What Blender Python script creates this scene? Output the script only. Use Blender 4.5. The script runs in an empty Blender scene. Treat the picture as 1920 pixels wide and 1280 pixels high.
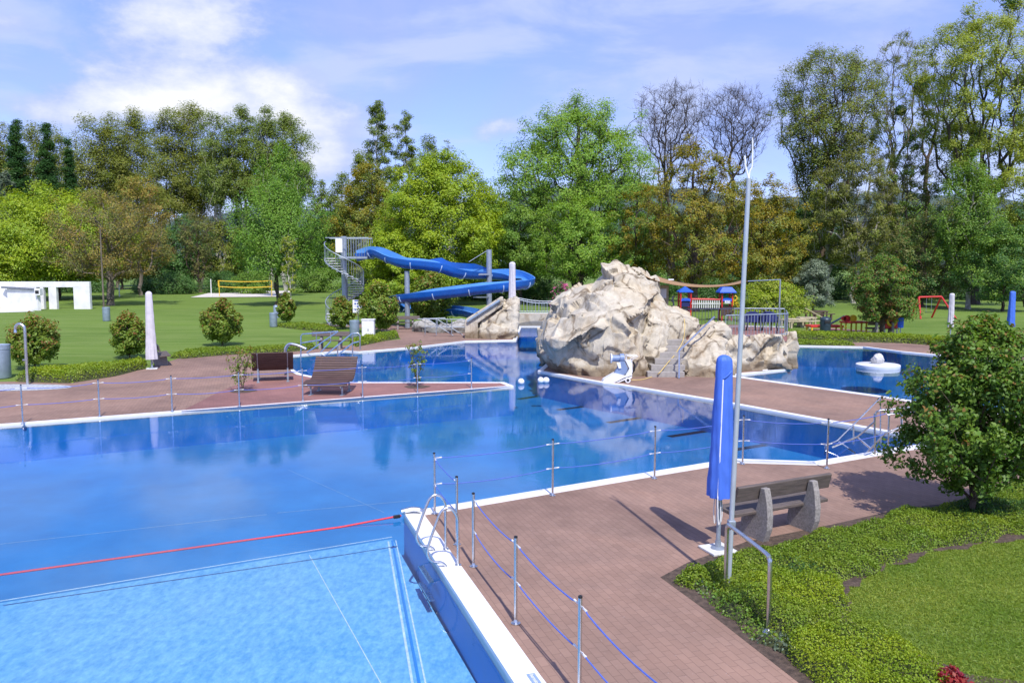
import bpy, bmesh, math, random
import numpy as np
from mathutils import Vector, Matrix, noise
from mathutils.geometry import tessellate_polygon

random.seed(7)
RNG = np.random.default_rng(11)
SC = bpy.context.scene
COL = SC.collection
R = math.radians

# ------------------------------------------------------------------ camera and picture-to-place helpers
FPX = 1500.0
CAM_H = 4.0
PITCH = math.atan(140.0 / FPX)
cam_d = bpy.data.cameras.new("camera")
cam = bpy.data.objects.new("camera", cam_d)
COL.objects.link(cam)
cam.location = (0, 0, CAM_H)
cam.rotation_euler = (math.pi / 2 - PITCH, 0, 0)
cam_d.sensor_width = 36.0
cam_d.lens = 36.0 * FPX / 1920.0
cam_d.clip_end = 6000
cam_d.clip_start = 0.1
SC.camera = cam


def _ray(x, y):
    c, s = math.cos(PITCH), math.sin(PITCH)
    return Vector((x - 960.0, FPX * c + (640.0 - y) * s, -FPX * s + (640.0 - y) * c))


def P(x, y, z=0.0):
    """the point of height z that is seen at x, y in the photograph"""
    r = _ray(x, y)
    t = (z - CAM_H) / r.z
    return Vector((r.x * t, r.y * t, z))


def D(x, y, d):
    """the point d metres ahead seen at x, y"""
    r = _ray(x, y)
    t = d / r.y
    return Vector((r.x * t, d, CAM_H + r.z * t))


# ------------------------------------------------------------------ objects
def tag(o, label=None, cat=None, group=None, kind=None):
    if label: o["label"] = label
    if cat: o["category"] = cat
    if group: o["group"] = group
    if kind: o["kind"] = kind
    return o


def thing(name, label, cat, loc=(0, 0, 0), group=None):
    o = bpy.data.objects.new(name, None)
    o.empty_display_size = 0.3
    o.location = loc
    COL.objects.link(o)
    return tag(o, label, cat, group)


def wloc(o):
    v = Vector((0, 0, 0))
    while o is not None:
        v += o.location
        o = o.parent
    return v


def children(o):
    return [c for c in bpy.data.objects if c.parent == o]


def copy_tree(o, parent=None):
    c = o.copy()
    COL.objects.link(c)
    c.parent = parent
    for ch in children(o):
        copy_tree(ch, c)
    return c


def place(o, loc, rz=0.0, sc=1.0):
    o.location = loc
    o.rotation_euler = (0, 0, rz)
    o.scale = (sc, sc, sc) if not isinstance(sc, tuple) else sc
    return o


class MB:
    def __init__(self):
        self.v, self.f, self.mi = [], [], []

    def add(self, verts, faces, mi=0):
        b = len(self.v)
        self.v += [Vector(p) for p in verts]
        self.f += [tuple(i + b for i in f) for f in faces]
        self.mi += [mi] * len(faces)
        return self

    def box(self, c, s, rz=0.0, mi=0, m=None):
        x, y, z = s[0] / 2, s[1] / 2, s[2] / 2
        vs = [Vector((a, b, d)) for a in (-x, x) for b in (-y, y) for d in (-z, z)]
        rot = m if m is not None else Matrix.Rotation(rz, 3, 'Z')
        vs = [rot @ p + Vector(c) for p in vs]
        fs = [(0, 1, 3, 2), (4, 6, 7, 5), (0, 4, 5, 1), (2, 3, 7, 6), (0, 2, 6, 4), (1, 5, 7, 3)]
        return self.add(vs, fs, mi)

    def bar(self, p0, p1, w, h, mi=0):
        """rectangular bar from p0 to p1, w wide (sideways), h high"""
        p0, p1 = Vector(p0), Vector(p1)
        d = p1 - p0
        L = d.length
        x = d.normalized()
        up = Vector((0, 0, 1)) if abs(x.z) < 0.95 else Vector((0, 1, 0))
        y = up.cross(x).normalized()
        z = x.cross(y)
        m = Matrix((x, y, z)).transposed()
        return self.box((p0 + p1) / 2, (L, w, h), mi=mi, m=m)

    def cyl(self, p0, p1, r0, r1=None, n=10, caps=True, mi=0):
        r1 = r0 if r1 is None else r1
        p0, p1 = Vector(p0), Vector(p1)
        d = (p1 - p0).normalized()
        a = Vector((1, 0, 0)) if abs(d.x) < 0.8 else Vector((0, 1, 0))
        u = d.cross(a).normalized()
        w = d.cross(u)
        vs = []
        for p, r in ((p0, r0), (p1, r1)):
            for i in range(n):
                t = 2 * math.pi * i / n
                vs.append(p + (u * math.cos(t) + w * math.sin(t)) * r)
        fs = [(i, (i + 1) % n, n + (i + 1) % n, n + i) for i in range(n)]
        if caps:
            fs += [tuple(reversed(range(n))), tuple(range(n, 2 * n))]
        return self.add(vs, fs, mi)

    def tube(self, pts, r, n=8, closed=False, mi=0, caps=True):
        pts = [Vector(p) for p in pts]
        m = len(pts)
        rs = r if isinstance(r, (list, tuple)) else [r] * m
        tan = []
        for i in range(m):
            a = pts[i - 1] if (i > 0 or closed) else pts[i]
            b = pts[(i + 1) % m] if (i < m - 1 or closed) else pts[i]
            t = (b - a)
            tan.append(t.normalized() if t.length > 1e-9 else Vector((0, 0, 1)))
        a = Vector((0, 0, 1)) if abs(tan[0].z) < 0.9 else Vector((1, 0, 0))
        u = tan[0].cross(a).normalized()
        vs = []
        for i in range(m):
            u = (u - tan[i] * u.dot(tan[i]))
            u = u.normalized() if u.length > 1e-6 else tan[i].orthogonal().normalized()
            w = tan[i].cross(u)
            for k in range(n):
                t = 2 * math.pi * k / n
                vs.append(pts[i] + (u * math.cos(t) + w * math.sin(t)) * rs[i])
        fs = []
        for i in range(m if closed else m - 1):
            j = (i + 1) % m
            for k in range(n):
                q = (k + 1) % n
                fs.append((i * n + k, i * n + q, j * n + q, j * n + k))
        if caps and not closed:
            fs += [tuple(reversed(range(n))), tuple(range((m - 1) * n, m * n))]
        return self.add(vs, fs, mi)

    def lathe(self, prof, c=(0, 0, 0), n=20, mi=0, rf=None):
        c = Vector(c)
        vs = []
        for r, z in prof:
            for k in range(n):
                t = 2 * math.pi * k / n
                rr = r * (rf(t, z) if rf else 1.0)
                vs.append(c + Vector((rr * math.cos(t), rr * math.sin(t), z)))
        fs = []
        for i in range(len(prof) - 1):
            for k in range(n):
                q = (k + 1) % n
                fs.append((i * n + k, i * n + q, (i + 1) * n + q, (i + 1) * n + k))
        fs += [tuple(reversed(range(n))), tuple(range((len(prof) - 1) * n, len(prof) * n))]
        return self.add(vs, fs, mi)

    def prism(self, poly, vec, mi=0):
        """closed solid from a planar outline pushed along vec"""
        poly = [Vector(p) for p in poly]
        vec = Vector(vec)
        n = len(poly)
        tri = tessellate_polygon([poly])
        vs = poly + [p + vec for p in poly]
        fs = [tuple(t) for t in tri] + [tuple(i + n for i in reversed(t)) for t in tri]
        fs += [(i, (i + 1) % n, n + (i + 1) % n, n + i) for i in range(n)]
        return self.add(vs, fs, mi)

    def sheet(self, loops, z, mi=0):
        loops = [[Vector((p[0], p[1], z)) for p in l] for l in loops]
        flat = [p for l in loops for p in l]
        tri = tessellate_polygon(loops)
        fs = []
        for t in tri:
            a, b, c = (flat[i] for i in t)
            fs.append(tuple(t) if (b - a).cross(c - a).z > 0 else tuple(reversed(t)))
        return self.add(flat, fs, mi)

    def build(self, name, mats, parent=None, smooth=False, bevel=0.0, fix=True, angle=40, local=False):
        me = bpy.data.meshes.new(name)
        off = wloc(parent) if parent is not None and not local else Vector((0, 0, 0))
        me.from_pydata([tuple(p - off) for p in self.v], [], self.f)
        for m in (mats if isinstance(mats, (list, tuple)) else [mats]):
            me.materials.append(m)
        if any(self.mi):
            me.polygons.foreach_set("material_index", self.mi)
        if fix:
            bm = bmesh.new()
            bm.from_mesh(me)
            bmesh.ops.recalc_face_normals(bm, faces=bm.faces)
            bm.to_mesh(me)
            bm.free()
        if smooth:
            me.polygons.foreach_set("use_smooth", [True] * len(me.polygons))
            me.set_sharp_from_angle(angle=R(angle))
        me.update()
        o = bpy.data.objects.new(name, me)
        COL.objects.link(o)
        if parent is not None:
            o.parent = parent
        if bevel:
            b = o.modifiers.new("bevel", 'BEVEL')
            b.width = bevel
            b.segments = 2
            b.limit_method = 'ANGLE'
        return o


def ccw(poly):
    a = sum(poly[i][0] * poly[(i + 1) % len(poly)][1] - poly[(i + 1) % len(poly)][0] * poly[i][1] for i in range(len(poly)))
    return poly if a > 0 else list(reversed(poly))


def offset_poly(poly, dist):
    """outward offset of a counter-clockwise outline; dist is a number or one per edge"""
    n = len(poly)
    ds = dist if isinstance(dist, (list, tuple)) else [dist] * n
    out = []
    for i in range(n):
        p0, p1, p2 = (Vector((poly[j % n][0], poly[j % n][1])) for j in (i - 1, i, i + 1))
        d1, d2 = (p1 - p0).normalized(), (p2 - p1).normalized()
        n1, n2 = Vector((d1.y, -d1.x)), Vector((d2.y, -d2.x))
        a, b = ds[(i - 1) % n], ds[i]
        den = d1.x * d2.y - d1.y * d2.x
        q1, q2 = p1 + n1 * a, p1 + n2 * b
        if abs(den) < 1e-3:
            out.append((q1 + q2) / 2)
        else:
            t = ((q2 - q1).x * d2.y - (q2 - q1).y * d2.x) / den
            t = max(-3, min(3, t))
            out.append(q1 + d1 * t)
    return out


def inside(poly, x, y):
    c = False
    n = len(poly)
    j = n - 1
    for i in range(n):
        xi, yi, xj, yj = poly[i][0], poly[i][1], poly[j][0], poly[j][1]
        if (yi > y) != (yj > y) and x < (xj - xi) * (y - yi) / (yj - yi) + xi:
            c = not c
        j = i
    return c


def inside_np(poly, x, y):
    c = np.zeros(x.shape, bool)
    n = len(poly)
    j = n - 1
    for i in range(n):
        xi, yi, xj, yj = poly[i][0], poly[i][1], poly[j][0], poly[j][1]
        if yi != yj:
            c ^= ((yi > y) != (yj > y)) & (x < (xj - xi) * (y - yi) / (yj - yi) + xi)
        j = i
    return c


def edge_dist_np(poly, x, y):
    d = np.full(x.shape, 1e9)
    n = len(poly)
    for i in range(n):
        ax, ay = poly[i][0], poly[i][1]
        bx, by = poly[(i + 1) % n][0], poly[(i + 1) % n][1]
        ex, ey = bx - ax, by - ay
        t = np.clip(((x - ax) * ex + (y - ay) * ey) / (ex * ex + ey * ey + 1e-12), 0, 1)
        d = np.minimum(d, np.hypot(x - ax - t * ex, y - ay - t * ey))
    return d


def curve_pts(ctrl, n=8):
    """Catmull-Rom through the control points"""
    c = [Vector(p) for p in ctrl]
    c = [c[0] * 2 - c[1]] + c + [c[-1] * 2 - c[-2]]
    out = []
    for i in range(1, len(c) - 2):
        for k in range(n):
            t = k / n
            a, b, d, e = c[i - 1], c[i], c[i + 1], c[i + 2]
            out.append(0.5 * ((2 * b) + (d - a) * t + (2 * a - 5 * b + 4 * d - e) * t * t + (3 * b - a - 3 * d + e) * t ** 3))
    out.append(c[-2])
    return out


# ------------------------------------------------------------------ materials
def new_mat(name):
    m = bpy.data.materials.new(name)
    m.use_nodes = True
    nt = m.node_tree
    nt.nodes.clear()
    out = nt.nodes.new("ShaderNodeOutputMaterial")
    return m, nt, out


def N(nt, typ, **kw):
    n = nt.nodes.new("ShaderNode" + typ)
    for k, v in kw.items():
        if k in n.inputs.keys():
            n.inputs[k].default_value = v
        else:
            setattr(n, k, v)
    return n


def L(nt, a, ao, b, bi):
    nt.links.new(a.outputs[ao], b.inputs[bi])


def rgba(c, k=1.0):
    return (c[0] * k, c[1] * k, c[2] * k, 1.0)


def coords(nt, scale=(1, 1, 1), rot=(0, 0, 0), src="Object"):
    t = N(nt, "TexCoord")
    mp = N(nt, "Mapping")
    mp.inputs["Scale"].default_value = scale
    mp.inputs["Rotation"].default_value = rot
    L(nt, t, src, mp, "Vector")
    return mp


def ramp(nt, stops):
    r = N(nt, "ValToRGB")
    e = r.color_ramp.elements
    while len(e) < len(stops):
        e.new(0.5)
    for i, (p, c) in enumerate(stops):
        e[i].position = p
        e[i].color = c if len(c) == 4 else rgba(c)
    return r


def mixrgb(nt, typ='MIX', fac=None):
    m = N(nt, "Mix", data_type='RGBA', blend_type=typ)
    if fac is not None:
        m.inputs[0].default_value = fac
    return m      # inputs 0 factor, 6 A, 7 B, output 2


def pm(name, col, rough=0.5, metal=0.0, var=0.15, scale=4.0, bump=0.0, bscale=40.0, col2=None, spec=0.5, stretch=(1, 1, 1), coat=0.0):
    m, nt, out = new_mat(name)
    b = N(nt, "BsdfPrincipled", Roughness=rough, Metallic=metal)
    b.inputs["Specular IOR Level"].default_value = spec
    b.inputs["Coat Weight"].default_value = coat
    mp = coords(nt, stretch)
    nz = N(nt, "TexNoise", Scale=scale, Detail=6.0, Roughness=0.6)
    L(nt, mp, "Vector", nz, "Vector")
    c2 = col2 if col2 else tuple(min(1, c * (1 + var)) for c in col)
    rp = ramp(nt, [(0.32, rgba(col, 1 - var)), (0.68, rgba(c2))])
    L(nt, nz, "Fac", rp, "Fac")
    L(nt, rp, "Color", b, "Base Color")
    mr = N(nt, "MapRange")
    mr.inputs["To Min"].default_value = max(0.02, rough - 0.12)
    mr.inputs["To Max"].default_value = min(1, rough + 0.12)
    L(nt, nz, "Fac", mr, "Value")
    L(nt, mr, "Result", b, "Roughness")
    if bump:
        n2 = N(nt, "TexNoise", Scale=bscale, Detail=5.0)
        L(nt, mp, "Vector", n2, "Vector")
        bp = N(nt, "Bump", Strength=bump, Distance=0.02)
        L(nt, n2, "Fac", bp, "Height")
        L(nt, bp, "Normal", b, "Normal")
    L(nt, b, "BSDF", out, "Surface")
    return m


def leaf_mat(name, col, col2, trans=0.34, vmin=0.86, vmax=1.14, scale=0.35, gain=1.7):
    """leaf: two hues by clump-size noise, each leaf its own lightness"""
    col, col2 = ((c[0] * gain * 1.2, c[1] * gain * 1.04, c[2] * gain * 0.85) for c in (col, col2))
    m, nt, out = new_mat(name)
    mp = coords(nt)
    nz = N(nt, "TexNoise", Scale=scale, Detail=3.0)
    L(nt, mp, "Vector", nz, "Vector")
    rp = ramp(nt, [(0.35, rgba(col)), (0.65, rgba(col2))])
    L(nt, nz, "Fac", rp, "Fac")
    g = N(nt, "NewGeometry")
    mr = N(nt, "MapRange")
    mr.inputs["To Min"].default_value = vmin
    mr.inputs["To Max"].default_value = vmax
    L(nt, g, "Random Per Island", mr, "Value")
    hs = N(nt, "HueSaturation")
    L(nt, rp, "Color", hs, "Color")
    L(nt, mr, "Result", hs, "Value")
    hm = N(nt, "MapRange")
    mul = N(nt, "Math", operation='MULTIPLY')
    mul.inputs[1].default_value = 7.13
    fr = N(nt, "Math", operation='FRACT')
    L(nt, g, "Random Per Island", mul, 0)
    L(nt, mul, "Value", fr, 0)
    hm.inputs["To Min"].default_value = 0.485
    hm.inputs["To Max"].default_value = 0.515
    L(nt, fr, "Value", hm, "Value")
    L(nt, hm, "Result", hs, "Hue")
    b = N(nt, "BsdfPrincipled", Roughness=0.5)
    b.inputs["Specular IOR Level"].default_value = 0.35
    L(nt, hs, "Color", b, "Base Color")
    t = N(nt, "BsdfTranslucent")
    h2 = N(nt, "HueSaturation", Value=1.25, Saturation=1.1, Hue=0.49)
    L(nt, hs, "Color", h2, "Color")
    L(nt, h2, "Color", t, "Color")
    mx = N(nt, "MixShader", Fac=trans)
    L(nt, b, "BSDF", mx, 1)
    L(nt, t, "BSDF", mx, 2)
    L(nt, mx, "Shader", out, "Surface")
    return m


def paving_mat(name, c1, c2, mortar, rot, bw=0.2, rh=0.1, ms=0.0045, stain=0.25):
    m, nt, out = new_mat(name)
    mp = coords(nt, rot=(0, 0, rot))
    bt = N(nt, "TexBrick", Scale=1.0)
    bt.inputs["Brick Width"].default_value = bw
    bt.inputs["Row Height"].default_value = rh
    bt.inputs["Mortar Size"].default_value = ms
    bt.inputs["Mortar Smooth"].default_value = 0.3
    bt.inputs["Color1"].default_value = rgba(c1)
    bt.inputs["Color2"].default_value = rgba(c2)
    bt.inputs["Mortar"].default_value = rgba(mortar)
    L(nt, mp, "Vector", bt, "Vector")
    nz = N(nt, "TexNoise", Scale=0.7, Detail=8.0, Roughness=0.65)
    L(nt, mp, "Vector", nz, "Vector")
    rp = ramp(nt, [(0.3, (1 - stain, 1 - stain, 1 - stain)), (0.7, (1.08, 1.06, 1.04))])
    L(nt, nz, "Fac", rp, "Fac")
    mx0 = mixrgb(nt, 'MULTIPLY', 1.0)
    L(nt, bt, "Color", mx0, 6)
    L(nt, rp, "Color", mx0, 7)
    nb = N(nt, "TexNoise", Scale=0.22, Detail=5.0, Roughness=0.7, Distortion=0.6)
    L(nt, mp, "Vector", nb, "Vector")
    rb = ramp(nt, [(0.36, (0.80, 0.79, 0.80)), (0.52, (1.0, 1.0, 1.0)), (0.66, (1.10, 1.06, 1.02))])
    L(nt, nb, "Fac", rb, "Fac")
    mx = mixrgb(nt, 'MULTIPLY', 1.0)
    L(nt, mx0, 2, mx, 6)
    L(nt, rb, "Color", mx, 7)
    # pale grit and droppings
    vz = N(nt, "TexNoise", Scale=24.0, Detail=3.0)
    L(nt, mp, "Vector", vz, "Vector")
    r2 = ramp(nt, [(0.70, (0, 0, 0)), (0.78, (0.5, 0.5, 0.5))])
    L(nt, vz, "Fac", r2, "Fac")
    m2 = mixrgb(nt, 'MIX')
    L(nt, r2, "Color", m2, 0)
    L(nt, mx, 2, m2, 6)
    m2.inputs[7].default_value = (0.42, 0.36, 0.34, 1)
    b = N(nt, "BsdfPrincipled", Roughness=0.85)
    b.inputs["Specular IOR Level"].default_value = 0.25
    L(nt, m2, 2, b, "Base Color")
    bp = N(nt, "Bump", Strength=0.35, Distance=0.006)
    iv = N(nt, "Invert")
    L(nt, bt, "Fac", iv, "Color")
    L(nt, iv, "Color", bp, "Height")
    L(nt, bp, "Normal", b, "Normal")
    L(nt, b, "BSDF", out, "Surface")
    return m


def grass_mat(name, c1, c2, c3):
    m, nt, out = new_mat(name)
    mp = coords(nt)
    mp2 = coords(nt, scale=(0.16, 1.0, 1), rot=(0, 0, R(8)))
    a = N(nt, "TexNoise", Scale=0.10, Detail=6.0, Roughness=0.6)
    L(nt, mp2, "Vector", a, "Vector")
    b_ = N(nt, "TexNoise", Scale=30.0, Detail=4.0, Roughness=0.7)
    L(nt, mp, "Vector", b_, "Vector")
    d_ = N(nt, "TexNoise", Scale=1.1, Detail=6.0, Roughness=0.7)
    L(nt, mp2, "Vector", d_, "Vector")
    r1 = ramp(nt, [(0.35, rgba(c1)), (0.65, rgba(c2))])
    L(nt, a, "Fac", r1, "Fac")
    r2 = ramp(nt, [(0.42, (0, 0, 0)), (0.62, (1, 1, 1))])
    L(nt, d_, "Fac", r2, "Fac")
    mx = mixrgb(nt, 'MIX')
    L(nt, r2, "Color", mx, 0)
    L(nt, r1, "Color", mx, 6)
    mx.inputs[7].default_value = rgba(c3)
    r3 = ramp(nt, [(0.25, (0.6, 0.6, 0.6)), (0.75, (1.25, 1.25, 1.2))])
    L(nt, b_, "Fac", r3, "Fac")
    m2 = mixrgb(nt, 'MULTIPLY', 1.0)
    L(nt, mx, 2, m2, 6)
    L(nt, r3, "Color", m2, 7)
    b = N(nt, "BsdfPrincipled", Roughness=0.9)
    b.inputs["Specular IOR Level"].default_value = 0.15
    L(nt, m2, 2, b, "Base Color")
    bp = N(nt, "Bump", Strength=0.6, Distance=0.03)
    L(nt, b_, "Fac", bp, "Height")
    L(nt, bp, "Normal", b, "Normal")
    L(nt, b, "BSDF", out, "Surface")
    return m


def rock_mat(name, pale, warm, stain):
    m, nt, out = new_mat(name)
    mp = coords(nt)
    n1 = N(nt, "TexNoise", Scale=0.55, Detail=7.0, Roughness=0.6)
    n2 = N(nt, "TexNoise", Scale=2.6, Detail=8.0, Roughness=0.7)
    n3 = N(nt, "TexNoise", Scale=11.0, Detail=8.0, Roughness=0.75)
    mps = coords(nt, scale=(1.6, 1.6, 0.5))
    n4 = N(nt, "TexNoise", Scale=1.2, Detail=7.0, Roughness=0.7)
    for n in (n1, n2, n3):
        L(nt, mp, "Vector", n, "Vector")
    L(nt, mps, "Vector", n4, "Vector")
    r1 = ramp(nt, [(0.38, rgba(pale)), (0.62, rgba(warm))])
    L(nt, n1, "Fac", r1, "Fac")
    r2 = ramp(nt, [(0.50, (0, 0, 0)), (0.68, (0.75, 0.75, 0.75))])
    L(nt, n4, "Fac", r2, "Fac")
    mx = mixrgb(nt)
    L(nt, r2, "Color", mx, 0)
    L(nt, r1, "Color", mx, 6)
    mx.inputs[7].default_value = rgba(stain)
    r3 = ramp(nt, [(0.3, (0.78, 0.77, 0.75)), (0.62, (1.08, 1.08, 1.08))])
    L(nt, n2, "Fac", r3, "Fac")
    m2 = mixrgb(nt, 'MULTIPLY', 1.0)
    L(nt, mx, 2, m2, 6)
    L(nt, r3, "Color", m2, 7)
    # dark brown lines along thin cracks
    wn = N(nt, "TexNoise", Scale=0.9, Detail=5.0)
    L(nt, mp, "Vector", wn, "Vector")
    wadd = mixrgb(nt, 'ADD', 1.0)
    L(nt, mp, "Vector", wadd, 6)
    wsc = mixrgb(nt, 'MULTIPLY', 1.0)
    L(nt, wn, "Color", wsc, 6)
    wsc.inputs[7].default_value = (1.5, 1.5, 1.5, 1)
    L(nt, wsc, 2, wadd, 7)
    vo = N(nt, "TexVoronoi", feature='DISTANCE_TO_EDGE', Scale=0.62)
    L(nt, wadd, 2, vo, "Vector")
    r4 = ramp(nt, [(0.0, (0.85, 0.85, 0.85)), (0.018, (0.55, 0.55, 0.55)), (0.055, (0, 0, 0))])
    L(nt, vo, "Distance", r4, "Fac")
    pm_ = mixrgb(nt, 'MULTIPLY', 1.0)
    r5 = ramp(nt, [(0.36, (0, 0, 0)), (0.50, (1, 1, 1))])
    L(nt, n1, "Fac", r5, "Fac")
    L(nt, r4, "Color", pm_, 6)
    L(nt, r5, "Color", pm_, 7)
    m3 = mixrgb(nt)
    L(nt, pm_, 2, m3, 0)
    L(nt, m2, 2, m3, 6)
    m3.inputs[7].default_value = rgba(stain, 0.45)
    # wet, algae-stained foot
    ps = N(nt, "NewGeometry")
    sz = N(nt, "SeparateXYZ")
    L(nt, ps, "Position", sz, "Vector")
    za = N(nt, "Math", operation='MULTIPLY_ADD')
    za.inputs[1].default_value = -0.55
    L(nt, n2, "Fac", za, 0)
    L(nt, sz, "Z", za, 2)
    r6 = ramp(nt, [(0.0, (0.72, 0.72, 0.72)), (0.16, (0, 0, 0))])
    L(nt, za, "Value", r6, "Fac")
    m4 = mixrgb(nt)
    L(nt, r6, "Color", m4, 0)
    L(nt, m3, 2, m4, 6)
    m4.inputs[7].default_value = rgba(stain, 0.55)
    m2 = m4
    b = N(nt, "BsdfPrincipled", Roughness=0.88)
    b.inputs["Specular IOR Level"].default_value = 0.2
    L(nt, m2, 2, b, "Base Color")
    ad = N(nt, "Math", operation='MULTIPLY_ADD')
    ad.inputs[1].default_value = 0.35
    L(nt, n3, "Fac", ad, 0)
    L(nt, n2, "Fac", ad, 2)
    bp = N(nt, "Bump", Strength=0.55, Distance=0.10)
    L(nt, ad, "Value", bp, "Height")
    L(nt, bp, "Normal", b, "Normal")
    L(nt, b, "BSDF", out, "Surface")
    return m


def water_mat(name, absorb, density):
    m, nt, out = new_mat(name)
    mp = coords(nt, scale=(1.0, 1.35, 1), rot=(0, 0, R(12)))
    n1 = N(nt, "TexNoise", Scale=8.5, Detail=3.0, Roughness=0.6)
    n2 = N(nt, "TexNoise", Scale=0.5, Detail=2.0)
    L(nt, mp, "Vector", n1, "Vector")
    L(nt, mp, "Vector", n2, "Vector")
    amp = ramp(nt, [(0.40, (0.25, 0.25, 0.25)), (0.65, (1, 1, 1))])
    L(nt, n2, "Fac", amp, "Fac")
    mu = N(nt, "Math", operation='MULTIPLY')
    L(nt, n1, "Fac", mu, 0)
    L(nt, amp, "Color", mu, 1)
    bp = N(nt, "Bump", Strength=0.5, Distance=0.0019)
    L(nt, mu, "Value", bp, "Height")
    fr = N(nt, "Fresnel", IOR=1.48)
    L(nt, bp, "Normal", fr, "Normal")
    tr = N(nt, "BsdfTransparent")
    tr.inputs["Color"].default_value = (0.97, 0.99, 1, 1)
    gl = N(nt, "BsdfAnisotropic", Roughness=0.015) if False else N(nt, "BsdfGlossy", Roughness=0.015)
    L(nt, bp, "Normal", gl, "Normal")
    mx = N(nt, "MixShader")
    L(nt, fr, "Fac", mx, 0)
    L(nt, tr, "BSDF", mx, 1)
    L(nt, gl, "BSDF", mx, 2)
    L(nt, mx, "Shader", out, "Surface")
    va = N(nt, "VolumeAbsorption", Density=density)
    va.inputs["Color"].default_value = rgba(absorb)
    L(nt, va, "Volume", out, "Volume")
    return m


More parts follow.
